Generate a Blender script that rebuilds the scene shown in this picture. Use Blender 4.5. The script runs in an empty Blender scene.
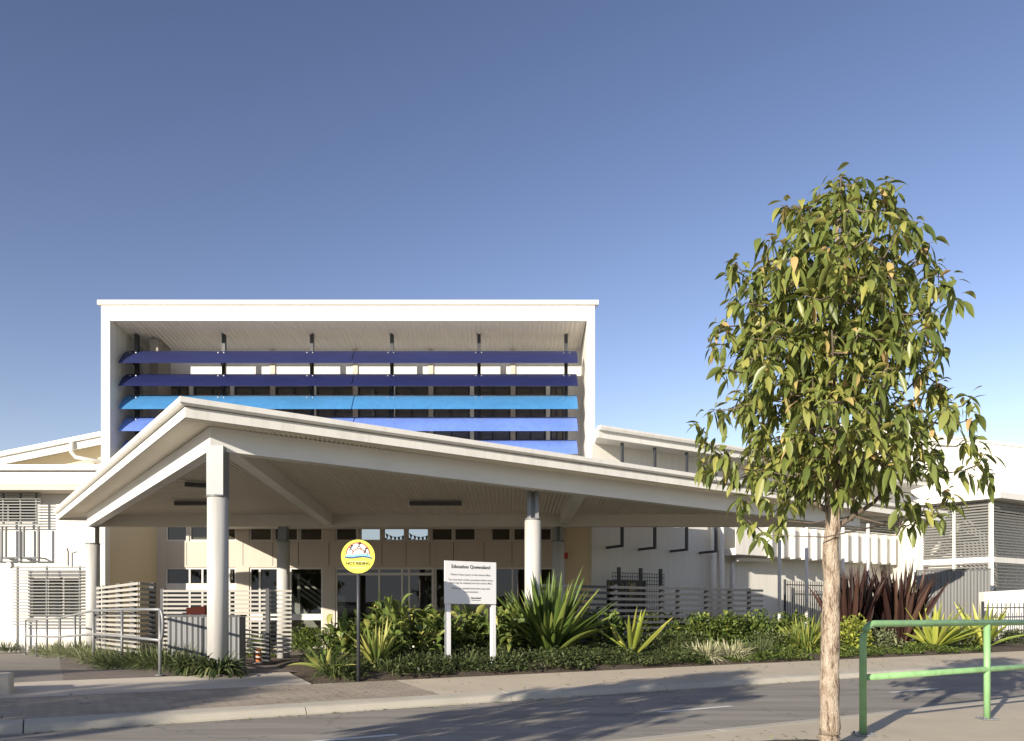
import bpy, math, random
import numpy as np
from mathutils import Vector, Matrix

random.seed(7)
rng = np.random.default_rng(7)
sc = bpy.context.scene
COL = sc.collection
R = math.radians

# ------------------------------------------------------------------ camera, sky, sun, exposure
F, HX, HY, EYE = 770.0, 512.0, 615.0, 1.2          # focal length in pixels, horizon row, eye height
cam_d = bpy.data.cameras.new("camera")
cam = bpy.data.objects.new("camera", cam_d)
COL.objects.link(cam)
cam.location = (0, 0, EYE)
cam.rotation_euler = (R(90), 0, 0)
cam_d.sensor_width = 36
cam_d.lens = F / 1024 * 36
cam_d.shift_y = (HY - 370.5) / 1024
cam_d.clip_end = 3000
sc.camera = cam

SUN_AZ, SUN_EL = 36.5, 16.0       # light travels towards +x+y: azimuth measured from +y towards +x
world = bpy.data.worlds.new("World")
sc.world = world
world.use_nodes = True
wn = world.node_tree
sky = wn.nodes.new("ShaderNodeTexSky")
sky.sky_type = 'NISHITA'
sky.sun_disc = False
sky.sun_elevation = R(SUN_EL)
sky.sun_rotation = R(SUN_AZ + 180)
sky.altitude = 0
sky.air_density = 1.0
sky.dust_density = 0.6
sky.ozone_density = 3.0
bg = wn.nodes["Background"]
bg.inputs[1].default_value = 0.082
# deepen the clear sky: cap the glow near the sun, raise the contrast, tune the hue
cap = wn.nodes.new("ShaderNodeVectorMath"); cap.operation = 'MINIMUM'; cap.inputs[1].default_value = (2.7, 4.3, 6)
gam = wn.nodes.new("ShaderNodeGamma"); gam.inputs[1].default_value = 1.45
tint = wn.nodes.new("ShaderNodeMix"); tint.data_type = 'RGBA'; tint.blend_type = 'MULTIPLY'; tint.inputs[0].default_value = 1
tint.inputs[7].default_value = (1.31, .775, .605, 1)
wn.links.new(sky.outputs[0], cap.inputs[0]); wn.links.new(cap.outputs[0], gam.inputs[0]); wn.links.new(gam.outputs[0], tint.inputs[6])
wn.links.new(tint.outputs[2], bg.inputs[0])
sun_d = bpy.data.lights.new("sun", 'SUN')
sun_d.energy = 4.1
sun_d.angle = R(0.5)
sun_d.color = (1.0, 0.905, 0.765)
sun = bpy.data.objects.new("sun", sun_d)
COL.objects.link(sun)
Ldir = Vector((math.sin(R(SUN_AZ)) * math.cos(R(SUN_EL)), math.cos(R(SUN_AZ)) * math.cos(R(SUN_EL)), -math.sin(R(SUN_EL))))
sun.rotation_euler = Ldir.to_track_quat('-Z', 'Y').to_euler()
sun.location = (-20, -25, 20)
vs = sc.view_settings
vs.view_transform = 'Standard'
vs.look = 'None'
vs.gamma = 1
vs.use_curve_mapping = False
vs.exposure = 0.97

# ------------------------------------------------------------------ materials
def new_mat(name):
    m = bpy.data.materials.new(name)
    m.use_nodes = True
    return m, m.node_tree, m.node_tree.nodes["Principled BSDF"]

def coords(nt, scale=(1, 1, 1), rotz=0.0):
    tc = nt.nodes.new("ShaderNodeTexCoord")
    g = nt.nodes.new("ShaderNodeNewGeometry")
    mp = nt.nodes.new("ShaderNodeMapping")
    mp.inputs['Scale'].default_value = scale
    mp.inputs['Rotation'].default_value = (0, 0, rotz)
    nt.links.new(g.outputs['Position'], mp.inputs['Vector'])
    return mp.outputs['Vector']

def noise(nt, vec, scale, detail=4, rough=.55):
    n = nt.nodes.new("ShaderNodeTexNoise")
    n.inputs['Scale'].default_value = scale
    n.inputs['Detail'].default_value = detail
    n.inputs['Roughness'].default_value = rough
    nt.links.new(vec, n.inputs['Vector'])
    return n.outputs['Fac']

def ramp(nt, fac, stops):
    r = nt.nodes.new("ShaderNodeValToRGB")
    els = r.color_ramp.elements
    while len(els) < len(stops): els.new(0.5)
    for e, (p, c) in zip(els, stops):
        e.position = p
        e.color = (*c, 1)
    nt.links.new(fac, r.inputs['Fac'])
    return r.outputs['Color']

def bump(nt, b, height, strength=.3, dist=.02):
    bn = nt.nodes.new("ShaderNodeBump")
    bn.inputs['Strength'].default_value = strength
    bn.inputs['Distance'].default_value = dist
    nt.links.new(height, bn.inputs['Height'])
    nt.links.new(bn.outputs['Normal'], b.inputs['Normal'])

def sc3(c, k): return tuple(min(1, x * k) for x in c)

def paint(name, c, rough=.5, var=.08, scale=1.3, metal=0.0, stretch=(1, 1, .35), fine=0.0, spec=.4, streak=0.0):
    m, nt, b = new_mat(name)
    v = coords(nt, stretch)
    n = noise(nt, v, scale, 6, .6)
    col = ramp(nt, n, [(.25, sc3(c, 1 - var)), (.75, sc3(c, 1 + var * .6))])
    if streak:
        st = noise(nt, coords(nt, (7, 7, .35)), 1.0, 5, .65)
        mx = nt.nodes.new("ShaderNodeMix"); mx.data_type = 'RGBA'; mx.blend_type = 'MULTIPLY'; mx.inputs[0].default_value = 1
        nt.links.new(col, mx.inputs[6])
        nt.links.new(ramp(nt, st, [(.34, (1 - streak, 1 - streak * 1.05, 1 - streak * 1.2)), (.52, (1, 1, 1))]), mx.inputs[7])
        col = mx.outputs[2]
    nt.links.new(col, b.inputs['Base Color'])
    b.inputs['Roughness'].default_value = rough
    b.inputs['Metallic'].default_value = metal
    b.inputs['Specular IOR Level'].default_value = spec
    if fine:
        bump(nt, b, noise(nt, coords(nt), 60, 3), fine, .004)
    return m

def ribbed(name, c, axis, pitch, strength=1.0, depth=.02, rough=.45, var=.05):
    """painted corrugated sheet: ribs repeat along the direction axis (angle in the ground plane, or 'z')"""
    m, nt, b = new_mat(name)
    g = nt.nodes.new("ShaderNodeNewGeometry")
    dp = nt.nodes.new("ShaderNodeVectorMath")
    dp.operation = 'DOT_PRODUCT'
    nt.links.new(g.outputs['Position'], dp.inputs[0])
    dp.inputs[1].default_value = (0, 0, 1) if axis == 'z' else (math.cos(axis), math.sin(axis), 0)
    mul = nt.nodes.new("ShaderNodeMath"); mul.operation = 'MULTIPLY'
    nt.links.new(dp.outputs['Value'], mul.inputs[0]); mul.inputs[1].default_value = 2 * math.pi / pitch
    sn = nt.nodes.new("ShaderNodeMath"); sn.operation = 'SINE'
    nt.links.new(mul.outputs[0], sn.inputs[0])
    bump(nt, b, sn.outputs[0], strength, depth)
    n = noise(nt, coords(nt), 1.2, 5)
    nt.links.new(ramp(nt, n, [(.3, sc3(c, 1 - var)), (.7, sc3(c, 1 + var))]), b.inputs['Base Color'])
    b.inputs['Roughness'].default_value = rough
    return m

def leaf_mat(name, stops, trans=.25, rough=.45):
    m, nt, b = new_mat(name)
    at = nt.nodes.new("ShaderNodeAttribute"); at.attribute_name = 'hue'
    col = ramp(nt, at.outputs['Fac'], stops)
    nt.links.new(col, b.inputs['Base Color'])
    b.inputs['Roughness'].default_value = rough
    b.inputs['Specular IOR Level'].default_value = .35
    t = nt.nodes.new("ShaderNodeBsdfTranslucent")
    nt.links.new(col, t.inputs['Color'])
    mx = nt.nodes.new("ShaderNodeMixShader")
    mx.inputs[0].default_value = trans
    nt.links.new(b.outputs[0], mx.inputs[1]); nt.links.new(t.outputs[0], mx.inputs[2])
    nt.links.new(mx.outputs[0], nt.nodes['Material Output'].inputs['Surface'])
    return m

def glass_mat(name, tint=(.35, .38, .36), refl=.12):
    m, nt, b = new_mat(name)
    nt.nodes.remove(b)
    t = nt.nodes.new("ShaderNodeBsdfTransparent"); t.inputs[0].default_value = (*tint, 1)
    g = nt.nodes.new("ShaderNodeBsdfGlossy"); g.inputs['Roughness'].default_value = .01
    g.inputs['Color'].default_value = (.95, .86, .74, 1)
    fr = nt.nodes.new("ShaderNodeFresnel"); fr.inputs[0].default_value = 1.5
    ad = nt.nodes.new("ShaderNodeMath"); ad.operation = 'ADD'; ad.use_clamp = True
    nt.links.new(fr.outputs[0], ad.inputs[0]); ad.inputs[1].default_value = refl
    mx = nt.nodes.new("ShaderNodeMixShader")
    nt.links.new(ad.outputs[0], mx.inputs[0])
    nt.links.new(t.outputs[0], mx.inputs[1]); nt.links.new(g.outputs[0], mx.inputs[2])
    nt.links.new(mx.outputs[0], nt.nodes['Material Output'].inputs['Surface'])
    return m

M = {}
M['white'] = paint('white_paint', (.72, .70, .645), .45, .05, streak=.10)
M['render'] = paint('rendered_wall', (.72, .695, .635), .75, .06, .8, fine=.15, streak=.07)
M['cream'] = paint('cream_wall', (.62, .53, .36), .75, .05, .8, fine=.15)
M['taupe'] = paint('facade_panel', (.50, .445, .37), .6, .05, .9, streak=.06)
M['frame'] = paint('window_frame', (.62, .60, .55), .4, .04, 2)
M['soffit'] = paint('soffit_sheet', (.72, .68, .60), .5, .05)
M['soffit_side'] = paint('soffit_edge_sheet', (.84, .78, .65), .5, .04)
M['ceil'] = paint('tower_soffit_sheet', (.82, .76, .65), .5, .04)
M['beamdark'] = paint('back_beam_paint', (.62, .59, .52), .5, .06)
M['beam'] = ribbed('beam_cladding', (.70, .69, .66), 'z', .2, .25, .004)
M['galv'] = paint('galvanised_steel', (.22, .225, .23), .42, .14, 2.2, metal=.25)
M['column'] = paint('column_paint', (.50, .49, .465), .45, .10, 1.5, stretch=(1, 1, .25), streak=.14)
M['dark'] = paint('dark_steel', (.045, .047, .052), .45, .12, 3)
M['midgrey'] = paint('grey_slat', (.075, .077, .083), .5, .1, 2)
M['paleslat'] = paint('pale_slat', (.34, .325, .285), .5, .08, 2)
M['louvre_grey'] = paint('louvre_grey', (.17, .17, .158), .5, .1, 2)
M['indigo'] = paint('indigo_blade', (.018, .024, .090), .42, .16, 1.1, stretch=(.5, 1, 1), streak=.12)
M['navy'] = paint('navy_blade', (.014, .019, .080), .42, .16, 1.1, stretch=(.5, 1, 1), streak=.12)
M['azure'] = paint('azure_blade', (.055, .20, .42), .42, .16, 1.1, stretch=(.5, 1, 1), streak=.12)
M['peri'] = paint('periwinkle_blade', (.13, .22, .58), .42, .16, 1.1, stretch=(.5, 1, 1), streak=.12)
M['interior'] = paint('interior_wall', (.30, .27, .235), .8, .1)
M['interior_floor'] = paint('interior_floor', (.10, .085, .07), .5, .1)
M['glass'] = glass_mat('window_glass', (.5, .52, .5), .01)
M['glasst'] = glass_mat('tower_glass', (.78, .77, .74), .06)
M['blind'] = paint('window_blind', (.80, .74, .64), .7, .06)
M['blindd'] = paint('dark_window_blind', (.42, .39, .32), .7, .06)
M['glassd'] = glass_mat('dark_window_glass', (.16, .17, .17), .03)
M['green'] = paint('green_rail_paint', (.25, .45, .20), .45, .22, 7, stretch=(1, 1, 1), fine=.25, streak=.18)
M['redbrown'] = paint('red_brown_paint', (.045, .010, .006), .8, .1, spec=.1)
M['orange'] = paint('orange_paint', (.65, .19, .04), .5, .1)
M['cabinet'] = ribbed('cabinet_sheet', (.17, .175, .175), R(31), .085, .8, .012)
M['sheetgrey'] = paint('sheet_fence_paint', (.15, .15, .146), .5, .1)
M['greyfence'] = ribbed('grey_fence_sheet', (.17, .17, .165), R(20), .2, 1, .03)
M['board'] = paint('sign_board', (.76, .76, .76), .35, .02)
M['ink'] = paint('sign_ink', (.03, .03, .035), .6, .02)
M['yellow'] = paint('sign_yellow', (.78, .72, .07), .4, .03)
M['sred'] = paint('sign_red', (.72, .13, .06), .4, .03)
M['swhite'] = paint('sign_white', (.80, .80, .78), .4, .02)
M['scyan'] = paint('sign_cyan', (.22, .62, .70), .4, .02)
M['snavy'] = paint('sign_navy', (.03, .07, .22), .4, .02)
M['line'] = paint('road_line_paint', (.72, .72, .68), .6, .15, 9)
M['red'] = paint('red_alarm', (.4, .02, .02), .4, .05)
M['leafA'] = leaf_mat('tree_leaf', [(0, (0.072, 0.104, 0.029)), (.45, (0.202, 0.240, 0.061)), (.8, (0.403, 0.384, 0.108)), (1, (0.598, 0.403, 0.186))], .3, .36)
M['leafH'] = leaf_mat('hedge_leaf', [(0, (0.044, 0.072, 0.020)), (.6, (0.131, 0.188, 0.044)), (1, (0.320, 0.332, 0.074))])
M['leafG'] = leaf_mat('ginger_leaf', [(0, (0.050, 0.088, 0.025)), (.6, (0.164, 0.221, 0.051)), (1, (0.529, 0.486, 0.148))])
M['leafL'] = leaf_mat('lily_leaf', [(0, (0.037, 0.068, 0.018)), (.6, (0.125, 0.185, 0.039)), (1, (0.350, 0.383, 0.090))])
M['leafY'] = leaf_mat('agave_leaf', [(0, (.12, .17, .03)), (.6, (.33, .38, .065)), (1, (.60, .56, .13))])
M['leafR'] = leaf_mat('cordyline_leaf', [(0, (0.016, 0.009, 0.009)), (.55, (0.048, 0.022, 0.018)), (.85, (0.127, 0.071, 0.049)), (1, (0.135, 0.159, 0.044))])
M['leafP'] = leaf_mat('pale_grass_leaf', [(0, (.16, .18, .07)), (.5, (.48, .47, .28)), (1, (.72, .68, .48))])
M['leafD'] = leaf_mat('dark_grass_leaf', [(0, (0.037, 0.053, 0.022)), (.6, (0.091, 0.122, 0.043)), (1, (0.219, 0.224, 0.097))])
M['leafS'] = leaf_mat('silver_leaf', [(0, (0.096, 0.120, 0.060)), (.6, (0.240, 0.264, 0.132)), (1, (0.408, 0.396, 0.240))])

def bark():
    m, nt, b = new_mat('paper_bark')
    v = coords(nt, (1, 1, .28))
    n = noise(nt, v, 26, 7, .7)
    n2 = noise(nt, coords(nt, (1, 1, .5)), 70, 4, .6)
    nt.links.new(ramp(nt, n, [(.36, (.10, .07, .05)), (.45, (.36, .27, .19)), (.54, (.50, .41, .31)), (.72, (.62, .54, .43))]), b.inputs['Base Color'])
    mx = nt.nodes.new("ShaderNodeMath"); mx.operation = 'ADD'
    nt.links.new(n, mx.inputs[0]); nt.links.new(n2, mx.inputs[1])
    bump(nt, b, mx.outputs[0], 1, .035)
    b.inputs['Roughness'].default_value = .85
    return m
M['bark'] = bark()
M['twig'] = paint('twig_bark', (.13, .10, .075), .8, .25, 9)

GRID = math.atan2(.513, .858)       # direction of the road

def asphalt():
    m, nt, b = new_mat('asphalt')
    v = coords(nt)
    f = noise(nt, v, 170, 3, .7); l = noise(nt, coords(nt, (.5, 2.2, 1), -GRID), .8, 5, .6)
    mx = nt.nodes.new("ShaderNodeMix"); mx.data_type = 'FLOAT'; mx.inputs[0].default_value = .5
    nt.links.new(f, mx.inputs[2]); nt.links.new(l, mx.inputs[3])
    nt.links.new(ramp(nt, mx.outputs[0], [(.3, (.215, .195, .165)), (.5, (.30, .272, .23)), (.72, (.40, .36, .305))]), b.inputs['Base Color'])
    base = b.inputs['Base Color'].links[0].from_socket
    vo = nt.nodes.new("ShaderNodeTexVoronoi"); vo.feature = 'DISTANCE_TO_EDGE'; vo.inputs['Scale'].default_value = .55
    wv_ = nt.nodes.new("ShaderNodeVectorMath"); wv_.operation = 'ADD'
    nz = nt.nodes.new("ShaderNodeTexNoise"); nz.inputs['Scale'].default_value = 1.7; nz.inputs['Detail'].default_value = 5
    nt.links.new(v, nz.inputs['Vector']); nt.links.new(v, wv_.inputs[0]); nt.links.new(nz.outputs['Color'], wv_.inputs[1])
    nt.links.new(wv_.outputs[0], vo.inputs['Vector'])
    cr = ramp(nt, vo.outputs['Distance'], [(.0, (.55, .55, .55)), (.012, (1, 1, 1))])
    st = noise(nt, coords(nt, (.35, 3.2, 1), -GRID), .9, 4, .6)
    sr = ramp(nt, st, [(.38, (.74, .73, .72)), (.55, (1, 1, 1))])
    for extra_ in (cr, sr):
        mm = nt.nodes.new("ShaderNodeMix"); mm.data_type = 'RGBA'; mm.blend_type = 'MULTIPLY'; mm.inputs[0].default_value = .8
        nt.links.new(base, mm.inputs[6]); nt.links.new(extra_, mm.inputs[7]); base = mm.outputs[2]
    nt.links.new(base, b.inputs['Base Color'])
    b.inputs['Roughness'].default_value = .9
    bump(nt, b, f, .35, .006)
    return m
M['asphalt'] = asphalt()

def concrete(name, c, var=.2, agg=.25):
    m, nt, b = new_mat(name)
    f = noise(nt, coords(nt), 120, 3, .7); l = noise(nt, coords(nt), 1.1, 6, .65)
    mx = nt.nodes.new("ShaderNodeMix"); mx.data_type = 'FLOAT'; mx.inputs[0].default_value = .55
    nt.links.new(f, mx.inputs[2]); nt.links.new(l, mx.inputs[3])
    nt.links.new(ramp(nt, mx.outputs[0], [(.3, sc3(c, 1 - var)), (.7, sc3(c, 1 + var))]), b.inputs['Base Color'])
    b.inputs['Roughness'].default_value = .9
    bump(nt, b, f, agg, .004)
    return m
M['concrete'] = concrete('concrete', (.56, .49, .39), .14)
M['kerb'] = concrete('kerb_concrete', (.47, .43, .35), .2)
M['pathtan'] = concrete('aggregate_path', (.52, .445, .335), .18, .5)
M['drive_shaded'] = concrete('shaded_drive_concrete', (.24, .215, .18), .2)  # shade over the driveway is put into this darker concrete colour
M['earth'] = concrete('earth', (.16, .13, .09), .35, .6)

def bricks(name, c1, c2, mortar, bw, bh, rot):
    m, nt, b = new_mat(name)
    v = coords(nt, (1, 1, 1), rot)
    br = nt.nodes.new("ShaderNodeTexBrick")
    br.inputs['Color1'].default_value = (*c1, 1); br.inputs['Color2'].default_value = (*c2, 1)
    br.inputs['Mortar'].default_value = (*mortar, 1)
    br.inputs['Scale'].default_value = 1
    br.inputs['Brick Width'].default_value = bw; br.inputs['Row Height'].default_value = bh
    br.inputs['Mortar Size'].default_value = .006
    nt.links.new(v, br.inputs['Vector'])
    n = noise(nt, coords(nt), 1.5, 6, .65)
    mx = nt.nodes.new("ShaderNodeMix"); mx.data_type = 'RGBA'; mx.blend_type = 'MULTIPLY'
    mx.inputs[0].default_value = .8
    nt.links.new(br.outputs['Color'], mx.inputs[6])
    nt.links.new(ramp(nt, n, [(.3, (.7, .7, .7)), (.7, (1, 1, 1))]), mx.inputs[7])
    nt.links.new(mx.outputs[2], b.inputs['Base Color'])
    b.inputs['Roughness'].default_value = .85
    inv = nt.nodes.new("ShaderNodeMath"); inv.operation = 'SUBTRACT'; inv.inputs[0].default_value = 1
    nt.links.new(br.outputs['Fac'], inv.inputs[1])
    bump(nt, b, inv.outputs[0], .5, .008)
    return m
M['pavers'] = bricks('footpath_pavers', (.46, .385, .29), (.38, .32, .25), (.20, .17, .13), .23, .115, -GRID + R(45))
M['courtbrick'] = bricks('courtyard_pavers', (.25, .20, .16), (.20, .165, .135), (.10, .09, .08), .23, .115, 0)

def mulch():
    m, nt, b = new_mat('mulch')
    f = noise(nt, coords(nt, (1, 1, 1)), 45, 6, .75)
    nt.links.new(ramp(nt, f, [(.32, (.03, .022, .016)), (.52, (.10, .075, .05)), (.72, (.26, .20, .14))]), b.inputs['Base Color'])
    b.inputs['Roughness'].default_value = .95
    bump(nt, b, f, 1, .04)
    return m
M['mulch'] = mulch()
M['lawn'] = concrete('dry_grass', (.11, .13, .05), .3, .6)

# ------------------------------------------------------------------ helpers
def X(px, D): return (px - HX) * D / F
def Z(py, D): return EYE + (HY - py) * D / F
E = Vector((.858, .513, 0)); E.normalize()          # along the road
NN = Vector((-E.y, E.x, 0))                         # across the road, away from the camera
K0 = Vector((0, 11.19, 0))                          # a point on the far kerb
def SN(s, n, z=0.0):
    p = K0 + E * s + NN * n
    return Vector((p.x, p.y, z))
def nof(x, y): return (Vector((x, y, 0)) - K0).dot(NN)
def sof(x, y): return (Vector((x, y, 0)) - K0).dot(E)
def lerp(a, b, t): return a + (b - a) * t
def sstep(a, b, v):
    t = max(0, min(1, (v - a) / (b - a)))
    return t * t * (3 - 2 * t)
def H(x, y):
    """height of the ground behind the far kerb"""
    n = nof(x, y)
    if n < 2: z = lerp(.05, .15, max(0, n) / 2)
    elif n < 4: z = lerp(.15, .29, (n - 2) / 2)
    else:
        k = sstep(-9.5, -7.0, x)
        z = .29 * (1 - lerp(sstep(7, 17, n), sstep(4.5, 9, n), k))
    return z
def at(px, n):
    D = (n + .858 * 11.19) / (.858 - .513 * (px - HX) / F)
    return X(px, D), D

class MB:
    def __init__(self): self.v = []; self.f = []; self.sm = []
    def add(self, vs, fs, smooth=False):
        o = len(self.v)
        self.v += [tuple(v) for v in vs]
        self.f += [tuple(i + o for i in f) for f in fs]
        self.sm += [smooth] * len(fs)
        return self
    def box(self, a, b):
        x0, y0, z0 = a; x1, y1, z1 = b
        return self.add([(x0, y0, z0), (x1, y0, z0), (x1, y1, z0), (x0, y1, z0), (x0, y0, z1), (x1, y0, z1), (x1, y1, z1), (x0, y1, z1)],
                        [(0, 3, 2, 1), (4, 5, 6, 7), (0, 1, 5, 4), (1, 2, 6, 5), (2, 3, 7, 6), (3, 0, 4, 7)])
    def bar(self, p, q, w, h, up=(0, 0, 1)):
        """box along p-q: w across, h along up; p-q is the middle of the section"""
        p = Vector(p); q = Vector(q); d = (q - p).normalized(); up = Vector(up)
        if abs(d.dot(up)) > .99: up = Vector((0, 1, 0))
        s = d.cross(up).normalized(); u = s.cross(d).normalized()
        vs = []
        for c in (p, q):
            for a, b in ((-1, -1), (1, -1), (1, 1), (-1, 1)): vs.append(c + s * a * w / 2 + u * b * h / 2)
        return self.add(vs, [(0, 1, 2, 3), (7, 6, 5, 4), (0, 4, 5, 1), (1, 5, 6, 2), (2, 6, 7, 3), (3, 7, 4, 0)])
    def tube(self, pts, r, n=10, cap=True):
        pts = [Vector(p) for p in pts]
        rs = r if isinstance(r, (list, tuple)) else [r] * len(pts)
        vs = []; up = Vector((.3, .2, 1))
        for i, p in enumerate(pts):
            d = (pts[min(i + 1, len(pts) - 1)] - pts[max(i - 1, 0)]).normalized()
            u2 = up if abs(d.dot(up.normalized())) < .95 else Vector((1, .1, 0))
            s = d.cross(u2).normalized(); t = s.cross(d)
            for k in range(n):
                a = 2 * math.pi * k / n
                vs.append(p + (s * math.cos(a) + t * math.sin(a)) * rs[i])
        fs = [(i * n + k, i * n + (k + 1) % n, (i + 1) * n + (k + 1) % n, (i + 1) * n + k) for i in range(len(pts) - 1) for k in range(n)]
        self.add(vs, fs, True)
        if cap:
            o = len(self.v) - len(vs)
            self.f.append(tuple(o + k for k in range(n))[::-1]); self.sm.append(False)
            self.f.append(tuple(o + (len(pts) - 1) * n + k for k in range(n))); self.sm.append(False)
        return self
    def cyl(self, x, y, z0, z1, r, n=24): return self.tube([(x, y, z0), (x, y, z1)], r, n)
    def prism(self, poly, z0, z1):
        """vertical prism over a ground polygon (z may be a list per corner)"""
        n = len(poly)
        a = z0 if isinstance(z0, (list, tuple)) else [z0] * n
        b = z1 if isinstance(z1, (list, tuple)) else [z1] * n
        vs = [(p[0], p[1], a[i]) for i, p in enumerate(poly)] + [(p[0], p[1], b[i]) for i, p in enumerate(poly)]
        fs = [tuple(range(n))[::-1], tuple(range(n, 2 * n))] + [(i, (i + 1) % n, n + (i + 1) % n, n + i) for i in range(n)]
        return self.add(vs, fs)
    def extr(self, prof, p, q, up=(0, 0, 1)):
        """profile [(side, height)] swept from p to q, side = d x up"""
        p = Vector(p); q = Vector(q); d = (q - p).normalized(); up = Vector(up)
        s = d.cross(up).normalized(); n = len(prof)
        vs = [c + s * a + up * b for c in (p, q) for a, b in prof]
        fs = [tuple(range(n)), tuple(range(n, 2 * n))[::-1]] + [(i, n + i, n + (i + 1) % n, (i + 1) % n) for i in range(n)]
        return self.add(vs, fs)
    def wall(self, O, u, length, z0, z1, th, holes=()):
        """wall from O along u, front face on the O line, thickness th to the left of u; holes are (u0,u1,z0,z1)"""
        O = Vector(O); u = Vector(u).normalized(); nb = Vector((-u.y, u.x, 0))
        us = sorted({0.0, length, *[h[0] for h in holes], *[h[1] for h in holes]})
        zs = sorted({z0, z1, *[h[2] for h in holes], *[h[3] for h in holes]})
        us = [a for a in us if 0 <= a <= length]; zs = [a for a in zs if z0 <= a <= z1]
        def solid(i, j):
            if not (0 <= i < len(us) - 1 and 0 <= j < len(zs) - 1): return False
            a = (us[i] + us[i + 1]) / 2; b = (zs[j] + zs[j + 1]) / 2
            return not any(h[0] < a < h[1] and h[2] < b < h[3] for h in holes)
        P = lambda a, b, t: O + u * a + nb * (t * th) + Vector((0, 0, b))
        for i in range(len(us) - 1):
            for j in range(len(zs) - 1):
                if not solid(i, j): continue
                a0, a1, b0, b1 = us[i], us[i + 1], zs[j], zs[j + 1]
                self.add([P(a0, b0, 0), P(a1, b0, 0), P(a1, b1, 0), P(a0, b1, 0)], [(0, 1, 2, 3)])
                self.add([P(a0, b0, 1), P(a1, b0, 1), P(a1, b1, 1), P(a0, b1, 1)], [(3, 2, 1, 0)])
                if not solid(i - 1, j): self.add([P(a0, b0, 0), P(a0, b1, 0), P(a0, b1, 1), P(a0, b0, 1)], [(0, 1, 2, 3)])
                if not solid(i + 1, j): self.add([P(a1, b0, 0), P(a1, b0, 1), P(a1, b1, 1), P(a1, b1, 0)], [(0, 1, 2, 3)])
                if not solid(i, j - 1): self.add([P(a0, b0, 0), P(a0, b0, 1), P(a1, b0, 1), P(a1, b0, 0)], [(0, 1, 2, 3)])
                if not solid(i, j + 1): self.add([P(a0, b1, 0), P(a1, b1, 0), P(a1, b1, 1), P(a0, b1, 1)], [(0, 1, 2, 3)])
        return self
    def build(self, name, mat, parent=None, kind=None, bevel=0):
        me = bpy.data.meshes.new(name)
        w = wloc(parent)
        me.from_pydata([(v[0] - w[0], v[1] - w[1], v[2] - w[2]) for v in self.v], [], self.f)
        me.polygons.foreach_set('use_smooth', self.sm)
        me.materials.append(mat)
        o = bpy.data.objects.new(name, me)
        COL.objects.link(o)
        if parent: o.parent = parent
        if kind: o['kind'] = kind
        if bevel:
            md = o.modifiers.new('edge', 'BEVEL'); md.width = bevel; md.segments = 2; md.limit_method = 'ANGLE'
        return o

def wloc(o):
    w = Vector((0, 0, 0))
    while o is not None:
        w = w + Vector(o.location); o = o.parent
    return w

def tag(o, label, cat, group=None, kind=None):
    o['label'] = label; o['category'] = cat
    if group: o['group'] = group
    if kind: o['kind'] = kind
    return o
def thing(name, label, cat, loc=(0, 0, 0), group=None):
    o = bpy.data.objects.new(name, None)
    o.empty_display_size = .2
    COL.objects.link(o); o.location = loc
    return tag(o, label, cat, group)

def make_text(body, size, origin, u, nrm, mat, parent, name='lettering', bold=0.0, align='CENTER'):
    cu = bpy.data.curves.new(name, 'FONT')
    cu.body = body; cu.size = size; cu.align_x = align; cu.offset = bold; cu.resolution_u = 2
    t = bpy.data.objects.new(name, cu); COL.objects.link(t)
    bpy.context.view_layer.update()
    me = bpy.data.meshes.new_from_object(t.evaluated_get(bpy.context.evaluated_depsgraph_get()))
    bpy.data.objects.remove(t); bpy.data.curves.remove(cu)
    u = Vector(u).normalized(); nrm = Vector(nrm).normalized(); v = nrm.cross(u)
    w = wloc(parent)
    for vt in me.vertices:
        p = Vector(origin) + u * vt.co.x + v * vt.co.y + nrm * .003
        vt.co = p - w
    me.materials.clear(); me.materials.append(mat)
    o = bpy.data.objects.new(name, me); COL.objects.link(o); o.parent = parent
    return o

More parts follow.
